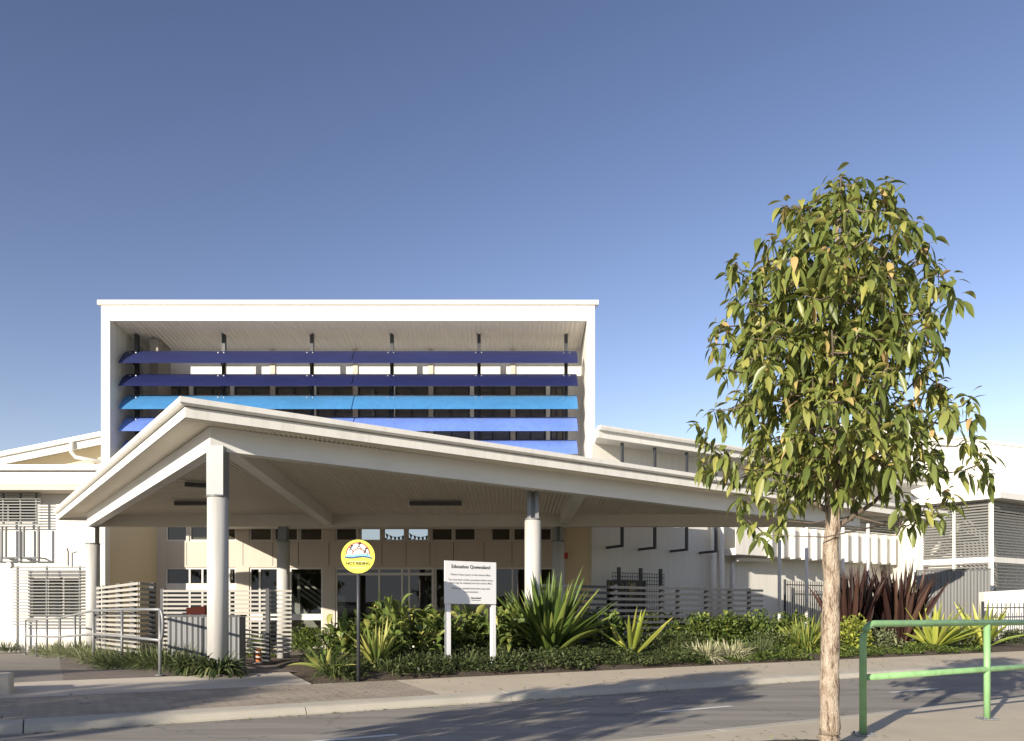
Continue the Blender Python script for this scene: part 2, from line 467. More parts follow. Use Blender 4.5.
# foliage strips ------------------------------------------------------------
def strips(name, mat, P, D, L, W, droop, parent=None, k=5, prof=None, fold=.25, hue=None, tipyel=0.0, loc=None):
    """many leaves in one mesh: base points P, directions D (n,3), length L, width W, droop (n)"""
    P = np.asarray(P, float); D = np.asarray(D, float); n = len(P)
    D = D / np.linalg.norm(D, axis=1, keepdims=True)
    L = np.broadcast_to(np.asarray(L, float), (n,)); W = np.broadcast_to(np.asarray(W, float), (n,)); droop = np.broadcast_to(np.asarray(droop, float), (n,))
    rv = rng.normal(size=(n, 3)) * .35 + np.array([0, 0, 1.0])
    S = np.cross(D, rv); S /= np.linalg.norm(S, axis=1, keepdims=True) + 1e-9
    Nn = np.cross(S, D)
    if prof is None: prof = [.25, .85, 1, .7, 0.02]
    ts = np.linspace(0, 1, k); prof = np.interp(ts, np.linspace(0, 1, len(prof)), prof)
    V = np.zeros((n, k, 3, 3))
    for i, t in enumerate(ts):
        c = P + D * (L * t)[:, None] * (1 - .25 * (droop * t * t)[:, None]) + np.array([0, 0, -1.0]) * (droop * L * t * t)[:, None]
        hw = (W * prof[i] / 2)[:, None]
        lift = Nn * hw * fold * 2
        V[:, i, 0] = c - S * hw + lift; V[:, i, 1] = c; V[:, i, 2] = c + S * hw + lift
    verts = V.reshape(-1, 3)
    base = (np.arange(n) * k * 3)[:, None, None]
    quads = []
    for i in range(k - 1):
        a = i * 3
        quads += [[a, a + 1, a + 4, a + 3], [a + 1, a + 2, a + 5, a + 4]]
    faces = (np.array(quads)[None] + base).reshape(-1, 4)
    if hue is None: hue = rng.beta(2, 2.2, n)
    hv = np.repeat(np.clip(hue[:, None] + tipyel * (ts[None] ** 3), 0, 1)[:, :, None], 3, axis=2).reshape(-1)
    w = np.array(wloc(parent)) if loc is None else np.array(loc)
    return fastmesh(name, verts - w, faces, mat, hv, parent)

def fastmesh(name, verts, faces, mat, hv, parent):
    me = bpy.data.meshes.new(name)
    me.vertices.add(len(verts)); me.vertices.foreach_set('co', verts.astype(np.float32).ravel())
    me.loops.add(faces.size); me.loops.foreach_set('vertex_index', faces.astype(np.int32).ravel())
    me.polygons.add(len(faces))
    me.polygons.foreach_set('loop_start', np.arange(0, faces.size, 4, dtype=np.int32))
    me.polygons.foreach_set('use_smooth', np.ones(len(faces), bool))
    me.update(calc_edges=True)
    a = me.attributes.new('hue', 'FLOAT', 'POINT'); a.data.foreach_set('value', hv.astype(np.float32))
    me.materials.append(mat)
    o = bpy.data.objects.new(name, me); COL.objects.link(o)
    if parent: o.parent = parent
    return o

def sheet(name, mat, s0, s1, n0, n1, ds, dn, hf, kind='structure'):
    ns = max(1, int(round((s1 - s0) / ds))); nn = max(1, int(round((n1 - n0) / dn)))
    m = MB(); vs = []
    for j in range(nn + 1):
        for i in range(ns + 1):
            p = SN(lerp(s0, s1, i / ns), lerp(n0, n1, j / nn)); vs.append((p.x, p.y, hf(p.x, p.y)))
    fs = [(j * (ns + 1) + i, j * (ns + 1) + i + 1, (j + 1) * (ns + 1) + i + 1, (j + 1) * (ns + 1) + i) for j in range(nn) for i in range(ns)]
    m.add(vs, fs, True)
    return m.build(name, mat, None, kind)

# ------------------------------------------------------------------ ground, road, paths
MB().add([(-1500, -1500, -.35), (1500, -1500, -.35), (1500, 1500, -.35), (-1500, 1500, -.35)], [(0, 1, 2, 3)]).build('ground', M['lawn'], None, 'structure')
RW = -3.85
sheet('road', M['asphalt'], -60, 80, RW, 0.02, 4, 1, lambda x, y: -.05)
sheet('verge', M['pathtan'], -60, 80, -30, RW - .28, 5, 3, lambda x, y: .045)
def kerb(name, n0, n1, ztop):
    m = MB(); s = -42.0
    rise = ztop + .05
    while s < 60:
        a, b = s + .006, s + 2.994
        if n0 >= 0: prof = [(0, -.2), (0, -.05 + .02), (.05, -.05 + rise * .85), (.09, ztop), (n1 - n0, .070), (n1 - n0, -.2)]
        else: prof = [(0, -.2), (0, ztop), (n1 - n0 - .14, ztop), (n1 - n0, -.045), (n1 - n0, -.2)]
        p, q = SN(a, n0), SN(b, n0)
        m.extr([(-c, d) for c, d in prof], p, q)
        s += 3
    return m.build(name, M['kerb'], None, 'structure')
kerb('kerb', 0.0, .3, .05)
kerb('near_kerb', RW - .28, RW, .048)
sheet('footpath', M['pavers'], -60, -1.0, .3, 1.98, 2, .28, lambda x, y: H(x, y) + .004)
sheet('footpath', M['pathtan'], -1.0, 80, .3, 1.98, 2, .28, lambda x, y: H(x, y) + .004)
sheet('concrete_apron', M['concrete'], -30, -2.35, 1.98, 3.35, 1, .27, lambda x, y: H(x, y) + .004)
sheet('courtyard', M['courtbrick'], -5.6, 80, 3.35, 70, 1.2, 1.2, lambda x, y: H(x, y))
sheet('driveway', M['drive_shaded'], -60, -5.6, 3.35, 70, 1.2, 1.2, lambda x, y: H(x, y))
def bedz(x, y):
    n, s = nof(x, y), sof(x, y)
    return H(x, y) - .04 + .11 * sstep(1.95, 2.3, n) * sstep(-2.4, -1.9, s) * (1 - sstep(7.8, 8.3, n)) + .02 * math.sin(s * 3.7) * math.sin(n * 4.1)
bed = sheet('garden_bed', M['mulch'], -2.35, 80, 1.98, 8.4, .3, .12, bedz)
m = MB()
for k in range(-4, 8):
    s = .95 + 4.9 * k
    ps = [SN(s, -2.14), SN(s + 1.3, -2.14), SN(s + 1.3, -2.04), SN(s, -2.04)]
    m.add([(p.x, p.y, -.046) for p in ps], [(0, 1, 2, 3)])
m.build('lane_markings', M['line'], None, 'structure')
# mulch ring at the foot of the street tree
m = MB()
c = Vector((2.68, 6.5, 0)); pts = []
for i in range(28):
    a = 2 * math.pi * i / 28
    pts.append((c.x + (.85 + .06 * math.sin(3 * a)) * math.cos(a) * 1.0, c.y + .62 * math.sin(a), .05))
m.add([(c.x, c.y, .08)] + pts, [(0, 1 + i, 1 + (i + 1) % 28) for i in range(28)], True)
m.build('tree_pit', M['mulch'], None, 'structure')

# ------------------------------------------------------------------ main building
FD = 27.0       # entrance facade
main = thing('school_building', 'white two storey entrance building with boxed tower and five rows of blue sun blades', 'building', (-5, FD, 0))
fx0, fx1 = X(157, FD), X(566, FD)
zh = Z(567.4, FD)            # head of the lower glazing
uw0, uw1 = Z(541, FD), Z(519, FD)
def hx(a, b, z0, z1): return (X(a, FD) - fx0, X(b, FD) - fx0, z0, z1)
upper = [(165.6, 187), (189, 212), (213.5, 236), (249, 272), (273.5, 298), (299, 322.6), (335, 357.5), (359.6, 381), (383, 405), (407, 429), (431, 453), (454, 476), (491, 511), (513, 535), (538, 552)]
lower = [(165, 236, .55), (249, 322.6, .05), (335, 433.5, .05), (434.6, 482, .05), (491, 556, .05)]
holes = [hx(a, b, uw0, uw1) for a, b in upper] + [hx(a, b, z, zh) for a, b, z in lower]
MB().wall((fx0, FD, 0), (1, 0, 0), fx1 - fx0, -.3, 5.4, .25, holes).build('facade_wall', M['taupe'], main)
# narrow joints between the facade panels
for px in (186.6, 212.7, 272.8, 298.5, 358.5, 382, 406, 430, 453.5, 484, 512, 243, 329):
    MB().box((X(px, FD) - .01, FD - .004, zh + .06), (X(px, FD) + .01, FD + .02, uw0 - .05)).build('panel_joint', M['midgrey'], main)
def window(parent, O, u, w, z0, z1, fr=.05, mull=(), trans=(), gm='glass', depth=.1, set_back=.04, fm='frame', name='window', blind=None):
    """frame set into a hole, glass pane as its child"""
    O = Vector(O); u = Vector(u).normalized(); nb = Vector((-u.y, u.x, 0))
    m = MB(); c = nb * (set_back + depth / 2)
    P = lambda a, z: O + u * a + c + Vector((0, 0, z))
    m.bar(P(0, z0 + fr / 2), P(w, z0 + fr / 2), depth, fr); m.bar(P(0, z1 - fr / 2), P(w, z1 - fr / 2), depth, fr)
    for a in (fr / 2, w - fr / 2, *mull):
        m.bar(P(a, z0 + fr + .001), P(a, z1 - fr - .001), fr, depth, nb)
    for t, h in trans:
        xs = [fr] + sorted(x for x in mull) + [w - fr]
        for i in range(len(xs) - 1):
            a0 = xs[i] + (fr / 2 if i else 0); a1 = xs[i + 1] - (fr / 2 if i < len(xs) - 2 else 0)
            m.bar(P(a0 + .001, t), P(a1 - .001, t), depth * .9, h)
    wo = m.build(name, M[fm], parent)
    g = nb * (set_back + depth * .5)
    ps = [O + u * a + g + Vector((0, 0, z)) for a, z in ((.02, z0 + .02), (w - .02, z0 + .02), (w - .02, z1 - .02), (.02, z1 - .02))]
    MB().add(ps, [(0, 1, 2, 3)]).build('pane', M[gm], wo)
    if blind:
        m = MB(); k = int((z1 - z0 - .06) / .05)
        for i in range(k):
            z = z0 + .05 + i * .05
            m.bar(O + u * .07 + nb * (set_back + depth * .5 + .035) + Vector((0, 0, z)), O + u * (w - .07) + nb * (set_back + depth * .5 + .035) + Vector((0, 0, z)), .012, .042, nb * .4 + Vector((0, 0, 1)))
        m.build('blind', M[blind], wo)
    return wo
for a, b in upper:
    window(main, (X(a, FD), FD, 0), (1, 0, 0), X(b, FD) - X(a, FD), uw0, uw1, .05, gm='glass', blind=None if 355 < a < 430 else 'blindd')
w0 = X(236, FD) - X(165, FD)
window(main, (X(165, FD), FD, 0), (1, 0, 0), w0, .55, zh, .06, mull=(w0 * .34, w0 * .52, w0 * .9), trans=((Z(587, FD), .26),))
w0 = X(322.6, FD) - X(249, FD)
window(main, (X(249, FD), FD, 0), (1, 0, 0), w0, .05, zh, .06, mull=(w0 * .14, w0 * .56), trans=((Z(617, FD), .22),), name='window')
w0 = X(433.5, FD) - X(335, FD)
fk = lambda px: X(px, FD) - X(335, FD)
window(main, (X(335, FD), FD, 0), (1, 0, 0), w0, .05, zh, .07, mull=(fk(379), fk(402), fk(409)), trans=((Z(574, FD), .09),), name='entrance_door', fm='frame')
w0 = X(482, FD) - X(434.6, FD)
window(main, (X(434.6, FD), FD, 0), (1, 0, 0), w0, .05, zh, .06, mull=(w0 * .5,), trans=((1.05, .1),))
w0 = X(556, FD) - X(491, FD)
window(main, (X(491, FD), FD, 0), (1, 0, 0), w0, .05, zh, .06, mull=(w0 * .33, w0 * .66), trans=((1.05, .1),))
# interior hall seen through the glass
bx0, bx1, bd = fx0 - .1, 2.6, 38.0
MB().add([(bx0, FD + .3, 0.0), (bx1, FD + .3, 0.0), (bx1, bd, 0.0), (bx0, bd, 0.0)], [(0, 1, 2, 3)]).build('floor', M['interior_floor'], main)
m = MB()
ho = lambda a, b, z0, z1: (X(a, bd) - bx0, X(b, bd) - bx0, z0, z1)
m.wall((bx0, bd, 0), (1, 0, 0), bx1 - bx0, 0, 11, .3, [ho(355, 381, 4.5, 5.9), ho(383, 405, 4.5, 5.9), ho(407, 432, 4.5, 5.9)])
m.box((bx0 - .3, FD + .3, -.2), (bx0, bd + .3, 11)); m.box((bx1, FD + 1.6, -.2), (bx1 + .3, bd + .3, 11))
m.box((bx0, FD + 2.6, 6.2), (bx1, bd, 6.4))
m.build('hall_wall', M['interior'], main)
# stair inside the hall with a pale balustrade
m = MB()
def inside(px, py, D): return Vector((X(px, D), D, Z(py, D)))
SD = 28.6
m.bar(inside(276, 579, SD), inside(330, 650, SD), .12, .34, (0, 0, 1))
for k in range(4):
    m.bar(inside(300, 577 + k * 5.4, SD), inside(326, 596 + k * 5.4, SD), .05, .07)
m.bar(inside(299, 573, SD), inside(299, 615, SD), .1, .1, (0, 1, 0))
m.box((X(335, SD), SD + .1, .0), (X(345, SD), SD + .5, 1.9))
m.build('stair', M['white'], main)
m = MB()
for i in range(3): m.box((X(440 + i * 32, 31), 31, 0), (X(462 + i * 32, 31), 31.4, 1.9 - .3 * i))
m.build('counter', M['taupe'], main)
# bunting strings hung inside the high windows
tb = thing('bunting', 'string of dark triangular flags hanging inside the high entrance windows', 'bunting', (-4.2, 30, 4))
for r, (z, sag) in enumerate(((4.22, .1), (4.42, .16))):
    m = MB()
    xs = np.linspace(X(384, 30), X(432, 30), 13)
    for i in range(12):
        za = z - sag * math.sin(math.pi * i / 6 % math.pi); zb = z - sag * math.sin(math.pi * (i + 1) / 6 % math.pi)
        y = 30 + r * .25
        m.bar((xs[i], y, za), (xs[i + 1], y, zb), .012, .012)
        m.prism([(xs[i] + .02, y), (xs[i + 1] - .02, y), (xs[i + 1] - .02, y + .006), (xs[i] + .02, y + .006)], za - .01, za) if False else None
        xm = (xs[i] + xs[i + 1]) / 2
        m.add([(xs[i] + .02, y, za - .01), (xs[i + 1] - .02, y, zb - .01), (xm, y, (za + zb) / 2 - .2), (xs[i] + .02, y + .006, za - .01), (xs[i + 1] - .02, y + .006, zb - .01), (xm, y + .006, (za + zb) / 2 - .2)],
              [(0, 2, 1), (3, 4, 5), (0, 1, 4, 3), (1, 2, 5, 4), (2, 0, 3, 5)])
    m.build('flag_string', M['dark'], tb)

# returns either side of the entrance recess
LD = 24.8
lx = X(105, LD)
MB().prism([(lx, LD + .3), (fx0 - .002, FD - .002), (fx0 - .002, FD + .3), (lx - .4, FD + .3)], -.3, 5.0).build('return_wall', M['cream'], main)
RA = Vector((2.49, 24.0, 0))        # post line of the right wing
def RWp(s, off=0.0, z=0.0):
    p = RA + E * s + NN * off
    return Vector((p.x, p.y, z))
rc = RWp(0.5, .8)
MB().prism([(fx1 + .002, FD - .002), (rc.x - .02, rc.y + .05), (rc.x + .5, rc.y + .4), (fx1 + .6, FD + .3)], -.3, 5.0).build('return_wall', M['cream'], main)
MB().box((X(565, 26.6) - .05, 26.4, Z(559, 26.6)), (X(565, 26.6) + .09, 26.5, Z(553, 26.6))).build('alarm_box', M['red'], main)
MB().box((fx0 - .2, FD - .9, 5.0), (fx1 + .4, FD + 2.5, 5.2)).build('low_roof', M['white'], main)

# tower --------------------------------------------------------------------
TD, TB = 26.0, 28.3
tl0, tl1 = X(101, TD), X(110, TD)
tr0, tr1 = X(587, TD), X(595, TD)
ztop, zf = Z(305, TD), Z(320.5, TD)
tow = MB().box((tl0, TD, 5.2), (tl1, TB + 1, ztop - .004)).build('tower_fin', M['white'], main, bevel=.01)
MB().box((tr0, TD, 5.2), (tr1, TB + 1, ztop - .004)).build('tower_fin', M['white'], main, bevel=.01)
m = MB().box((tl1 + .002, TD + .015, zf), (tr0 - .002, TD + .14, ztop - .15)).build('tower_fascia', M['white'], main)
MB().box((tl1 + .002, TD - .005, ztop - .148), (tr0 - .002, TD + .13, ztop - .02)).build('tower_trim', M['white'], main)
m = MB()
m.extr([(0, 0), (.16, 0), (.16, .15), (.12, .15), (.10, .10), (0, .10)], (X(98, TD), TD + .1, ztop), (X(598.5, TD), TD + .1, ztop))
m.build('gutter', M['white'], main)
MB().add([(tl0 - .05, TD + .11, ztop + .05), (tr1 + .05, TD + .11, ztop + .05), (tr1 + .05, bd + .5, ztop - .5), (tl0 - .05, bd + .5, ztop - .5),
          (tl0 - .05, TD + .11, ztop + .002), (tr1 + .05, TD + .11, ztop + .002), (tr1 + .05, bd + .5, ztop - .55), (tl0 - .05, bd + .5, ztop - .55)],
         [(0, 1, 2, 3), (7, 6, 5, 4), (0, 4, 5, 1), (1, 5, 6, 2), (2, 6, 7, 3), (3, 7, 4, 0)]).build('tower_roof', M['white'], main)
zc1 = Z(349, TB)
# soffit: corrugated for real
m = MB(); vs = []; xs = np.arange(tl1 + .004, tr0 - .004, .04)
for i, x in enumerate(xs):
    d = .014 if i % 4 in (0, 1) else -.014
    vs += [(x, TD + .142, zf + .05 + d), (x, TB, zc1 + d)]
m.add(vs, [(2 * i, 2 * i + 1, 2 * i + 3, 2 * i + 2) for i in range(len(xs) - 1)])
m.build('tower_soffit', M['ceil'], main)
# back wall of the tower recess with its strip of windows
twin = []
edges = [165, 191, 232, 273, 314, 355.5, 393, 431, 472, 513, 548, 566]
for a, b in zip(edges[:-1], edges[1:]): twin.append((a + 2, b - 2))
hol = [(X(a, TB) - tl1, X(b, TB) - tl1, 7.6, 9.62) for a, b in twin]
MB().wall((tl1, TB, 0), (1, 0, 0), tr0 - tl1, 5.0, zc1 + .3, .25, hol).build('tower_back_wall', M['render'], main)
for a, b in twin:
    ww = X(b, TB) - X(a, TB)
    window(main, (X(a, TB), TB, 0), (1, 0, 0), ww, 7.6, 9.62, .05, mull=(ww * .5,), trans=((9.0, .05),), gm='glasst', fm='midgrey', blind='blind')
for a in (273, 355.5, 431, 513):
    MB().box((X(a, TB) - .09, TB - .06, 5.3), (X(a, TB) + .09, TB - .002, zc1 - .05)).build('pilaster', M['taupe'], main)
# sun blades
BF, BB = 26.3, 27.0
blades = [(363, 351, 'indigo'), (386, 374, 'navy'), (409, 395, 'azure'), (431, 417, 'peri'), (454, 440, 'peri')]
for yl, yu, mt in blades:
    zl, zu = Z(yl, BF), Z(yu, BB)
    ch = []
    for t in np.linspace(0, 1, 9):            # convex upper skin then flat under side
        ch.append((BF + (BB - BF) * t, zl + (zu - zl) * t + .10 * math.sin(math.pi * t) ** .8))
    for t in np.linspace(1, 0, 7)[1:-1]:
        ch.append((BF + (BB - BF) * t + .015, zl + (zu - zl) * t - .03 * math.sin(math.pi * t)))
    for xa, xb in ((X(118, BF), X(351.5, BF) - .015), (X(351.5, BF) + .015, X(578, BF))):
        n = len(ch)
        vs = [(x, y, z) for x in (xa, xb) for y, z in ch]
        fs = [tuple(range(n)), tuple(range(n, 2 * n))[::-1]] + [(i, n + i, n + (i + 1) % n, (i + 1) % n) for i in range(n)]
        b = MB().add(vs, fs).build('sun_blade', M[mt], main)
        # bolt heads where the brackets meet the blade
        for px in (137, 224, 312, 392, 479, 566):
            xx = X(px, 27.0)
            if xa < xx < xb:
                for dx in (-.1, .1):
                    t = .6
                    MB().box((xx + dx - .02, BF + (BB - BF) * t - .02, zl + (zu - zl) * t + .085), (xx + dx + .02, BF + (BB - BF) * t + .02, zl + (zu - zl) * t + .125)).build('bolt', M['galv'], b)
PD = 27.15
for px in (137, 224, 312, 392, 479, 566):
    x = X(px, PD)
    p = MB().box((x - .06, PD - .06, 5.2), (x + .06, PD + .08, Z(331, PD))).build('blade_post', M['dark'], main)
    MB().box((x - .09, PD - .09, Z(331, PD) + .002), (x + .09, PD + .11, Z(326, PD))).build('top_cap', M['dark'], p)
    for yl, yu, mt in blades:
        zl, zu = Z(yl, BF), Z(yu, BB)
        MB().prism([(x - .02, PD - .062), (x - .02, BB - .38), (x + .02, BB - .38), (x + .02, PD - .062)], [zu - .55, zu - .40, zu - .40, zu - .55], [zu - .07, zu - .36, zu - .36, zu - .07]).build('bracket', M['dark'], p)

# ------------------------------------------------------------------ left wing
lw = thing('side_wing', 'sunlit white left wing with screened windows and long eave', 'building', (-18, LD, 0))
hol = [(30 + X(8, LD) - lx + (-0), 30 + X(80, LD) - lx, 1.05, 2.6)]
lO = Vector((lx - 30, LD, 0))
def lu(px): return X(px, LD) - lO.x
upz = (Z(524, LD), 5.0)
hol = [(lu(30), lu(80), 1.1, 2.45), (lu(-30), lu(36), upz[0] + .05, 4.9)]
MB().wall(lO, (1, 0, 0), 30, -.2, 5.1, .3, hol).build('wall', M['render'], lw)
window(lw, (X(30, LD), LD, 0), (1, 0, 0), lu(80) - lu(30), 1.1, 2.45, .06, mull=(.55, 1.05), gm='glass', fm='frame')
window(lw, (X(-30, LD), LD, 0), (1, 0, 0), lu(36) - lu(-30), upz[0] + .05, 4.9, .06, mull=(.6, 1.2), gm='glassd', fm='midgrey')
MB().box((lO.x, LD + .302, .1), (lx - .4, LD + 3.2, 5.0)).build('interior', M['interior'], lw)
ED = 23.9
ex1 = X(107, ED)
MB().box((lO.x, ED, Z(490, ED) + .005), (ex1, LD + .6, Z(482, ED) - .05)).build('soffit', M['taupe'], lw)
MB().box((lO.x, ED - .03, Z(482, ED) - .08), (ex1, ED - .002, Z(471.5, ED))).build('fascia', M['white'], lw)
MB().extr([(-.03, 0), (.13, 0), (.15, .06), (.15, .17), (.12, .17), (.12, .06), (0, .05), (-.03, .17)], (lO.x, ED - .03, Z(471, ED)), (ex1, ED - .03, Z(471, ED))).build('gutter', M['white'], lw)
MB().add([(lO.x, ED - .02, Z(465, ED) - .02), (ex1, ED - .02, Z(465, ED) - .02), (ex1, 28.5, Z(465, ED) + .35), (lO.x, 28.5, Z(465, ED) + .35)], [(0, 1, 2, 3)]).build('roof', M['white'], lw)
# upper raked roof behind
UD = 27.0
ua, ub = Vector((X(-160, UD), UD, Z(488, UD))), Vector((X(104, UD), UD, Z(434.5, UD)))
d = (ub - ua).normalized()
MB().extr([(0, -.33), (.05, -.33), (.05, -.08), (0, -.08)], ua, ub, Vector((0, 0, 1))).build('raked_fascia', M['white'], lw)
MB().extr([(.0, -.07), (.14, -.07), (.17, .03), (.17, .08), (.0, .08)], ua, ub, Vector((0, 0, 1))).build('raked_gutter', M['white'], lw)
MB().prism([(ua.x, UD + .5), (ub.x, UD + .5), (ub.x, UD + .7), (ua.x, UD + .7)], 5.2, [ua.z - .2, ub.z - .2, ub.z - .2, ua.z - .2]).build('upper_wall', M['cream'], lw)
m = MB().prism([(ua.x, UD + .01), (ub.x, UD + .01), (ub.x, UD + 8), (ua.x, UD + 8)], [ua.z - .19, ub.z - .19, ub.z - .19, ua.z - .19], [ua.z, ub.z, ub.z, ua.z])
m.build('raked_roof', M['white'], lw)
px_ = X(74, UD); zz = Z(444, UD)
MB().tube([(px_, UD - .15, zz + .05), (px_, UD - .15, zz - .32), (px_ + .12, UD - .12, zz - .48), (px_ + .95, UD + .1, zz - .62)], .07, 10).build('downpipe', M['white'], lw)
# hanging frames and slatted screens on the wall
def slat_screen(parent, O, u, w, z0, z1, n, sh, sd, mat, posts=(), pmat='midgrey', leg=None, pw=.05):
    O = Vector(O); u = Vector(u).normalized(); nb = Vector((-u.y, u.x, 0))
    m = MB()
    for i in range(n):
        z = lerp(z0 + sh / 2, z1 - sh / 2, i / (n - 1))
        m.bar(O + Vector((0, 0, z)), O + u * w + Vector((0, 0, z)), sd, sh)
    s = m.build('slat_screen', M[mat], parent)
    m = MB()
    for a in posts:
        p = O + u * a + nb * (sd / 2 + pw / 2 + .003)
        m.bar(p + Vector((0, 0, z0 if leg is None else leg)), p + Vector((0, 0, z1 + .03)), pw, pw, nb)
    if posts: m.build('screen_post', M[pmat], s)
    return s
SDp = LD - .35
slat_screen(lw, (X(13, SDp), SDp, 0), (1, 0, 0), X(86, SDp) - X(13, SDp), Z(625, SDp), Z(567, SDp), 19, .035, .03, 'louvre_grey', (.12, 1.05, 2.1), 'midgrey', .2)
slat_screen(lw, (X(-40, SDp), SDp, 0), (1, 0, 0), X(41, SDp) - X(-40, SDp), Z(525, SDp), Z(489, SDp) - .02, 13, .03, .03, 'louvre_grey', (1.35, 1.9, 2.4), 'midgrey')
for a, b in ((-14, 2), (6, 20), (24, 38.5)):
    m = MB()
    xa, xb, z0, z1 = X(a, SDp), X(b, SDp), Z(558.5, SDp), Z(526, SDp)
    m.bar((xa, SDp, z0), (xa, SDp, z1), .05, .05, (0, 1, 0)); m.bar((xb, SDp, z0), (xb, SDp, z1), .05, .05, (0, 1, 0))
    m.bar((xa + .026, SDp, z0 + .025), (xb - .026, SDp, z0 + .025), .05, .05)
    for x in (xa, xb): m.bar((x, SDp + .026, z0 + .02), (x, LD - .002, z0 + .02), .04, .04)
    m.build('hanging_frame', M['midgrey'], lw)
MB().tube([(X(70, LD), LD - .1, Z(566, LD)), (X(70, LD), LD - .1, Z(552, LD)), (X(71.5, LD), LD - .25, Z(549, LD))], .02, 8).build('wall_lamp', M['midgrey'], lw)
MB().tube([(X(10, LD), LD - .08, Z(565, LD)), (X(10, LD), LD - .002, Z(565, LD))], .09, 16).build('round_fitting', M['white'], lw)

# ------------------------------------------------------------------ right wing
rw = thing('side_wing', 'white right wing with dark post frames, downpipes and battened balcony', 'building', (8, 27, 0))
rO = RWp(.6, .8)
hol = [(.6, 2.3, .7, 2.35), (.5, 13.3, 5.0, 6.0)]
MB().wall(rO, E, 17.5, -.3, 6.95, .3, hol).build('wall', M['render'], rw)
window(rw, rO + E * .6, E, 1.7, .7, 2.35, .06, mull=(.85,), gm='glassd', fm='midgrey')
window(rw, rO + E * .5, E, 12.8, 5.0, 6.0, .06, mull=tuple(np.arange(1.6, 12.6, 1.6)), gm='glass', fm='frame')
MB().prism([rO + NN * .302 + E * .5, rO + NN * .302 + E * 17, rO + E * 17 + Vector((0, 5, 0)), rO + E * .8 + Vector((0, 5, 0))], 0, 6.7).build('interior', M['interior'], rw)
ea, eb = RWp(.12, -.12, 6.72), RWp(17.8, -.12, 6.72)
MB().extr([(0, 0), (.04, 0), (.04, .22), (0, .22)], ea, eb).build('fascia', M['white'], rw)
MB().extr([(-.02, .225), (.15, .225), (.18, .30), (.18, .36), (-.02, .36)], ea, eb).build('gutter', M['white'], rw)
bk_ = Vector((.25, 8, 0))
MB().prism([ea + NN * .01, eb + NN * .01, eb + bk_, ea + bk_], [6.76, 6.76, 6.95, 6.95], [7.06, 7.06, 8.0, 8.0]).build('roof', M['white'], rw)
ps = [1.2, 2.57, 3.98, 5.35]
for s in ps:
    m = MB().bar(RWp(s, 0, 3.37), RWp(s, 0, 6.7), .08, .08, NN)
    m.bar(RWp(s, .041, 3.41), RWp(s, .797, 3.41), .07, .08)
    m.build('post_frame', M['dark'], rw)
for s0, s1, zz in ((1.0, 2.95, 5.55), (4.0, 5.5, 5.3)):
    m = MB()
    for k in range(4): m.bar(RWp(s0, -.06, zz + k * .12), RWp(s1, -.06, zz + k * .12), .03, .025)
    m.build('screen', M['midgrey'], rw)
# ground floor window screen of wire mesh
m = MB()
for k in range(17): m.bar(RWp(.75, -.1, .7 + k * .115), RWp(2.9, -.1, .7 + k * .115), .02, .02)
for k in range(22): m.bar(RWp(.75 + k * .102, -.08, .7), RWp(.75 + k * .102, -.08, 2.55), .012, .012, NN)
msc = m.build('mesh_screen', M['midgrey'], rw)
m = MB()
for s in (1.05, 1.95, 2.8): m.bar(RWp(s, -.02, .1), RWp(s, -.02, 2.72), .09, .09, NN)
m.build('screen_post', M['midgrey'], msc)
# downpipes
for s in (5.75, 6.15):
    MB().tube([RWp(s, .5, .1), RWp(s, .5, 4.6)], .1, 12).build('downpipe', M['white'], rw)
MB().tube([RWp(6.62, .45, .1), RWp(6.62, .45, 3.05), RWp(6.72, .42, 3.18), RWp(6.9, .40, 3.22), RWp(8.4, .30, 3.26)], .085, 12).build('downpipe', M['white'], rw)
# battened balcony
zb0, zb1 = 3.33, 4.55
MB().prism([RWp(6.3, 0), RWp(17.0, 0), RWp(17.0, .79), RWp(6.3, .79)], zb0, zb0 + .25).build('balcony_slab', M['white'], rw)
m = MB().prism([RWp(6.3, -.03), RWp(17.0, -.03), RWp(17.0, -.003), RWp(6.3, -.003)], zb0 + .02, zb1)
m.build('balustrade', M['white'], rw)
s = 7.9
while s < 17:
    MB().prism([RWp(s, -.23), RWp(s + .06, -.23), RWp(s + .06, -.033), RWp(s, -.033)], zb0 - .05, zb1 - .1).build('batten', M['white'], rw); s += .62
MB().prism([RWp(8.5, -.9), RWp(18.0, -.9), RWp(18.0, 1.0), RWp(8.5, 1.0)], 5.35, 5.62).build('balcony_roof', M['white'], rw)
m = MB()
for k in range(8): m.bar(RWp(9.5, -.2, 4.62 + k * .085), RWp(17.5, -.2, 4.62 + k * .085), .03, .03)
m.build('louvre_screen', M['louvre_grey'], rw)
for px, D in ((779.5, 24.6), (806.5, 25.2), (843, 26.0), (868, 27)):
    x = X(px, D)
    MB().tube([(x, D, .0), (x, D, 3.6 if px < 790 else 4.4)], .055, 10).build('veranda_post', M['white'], rw)

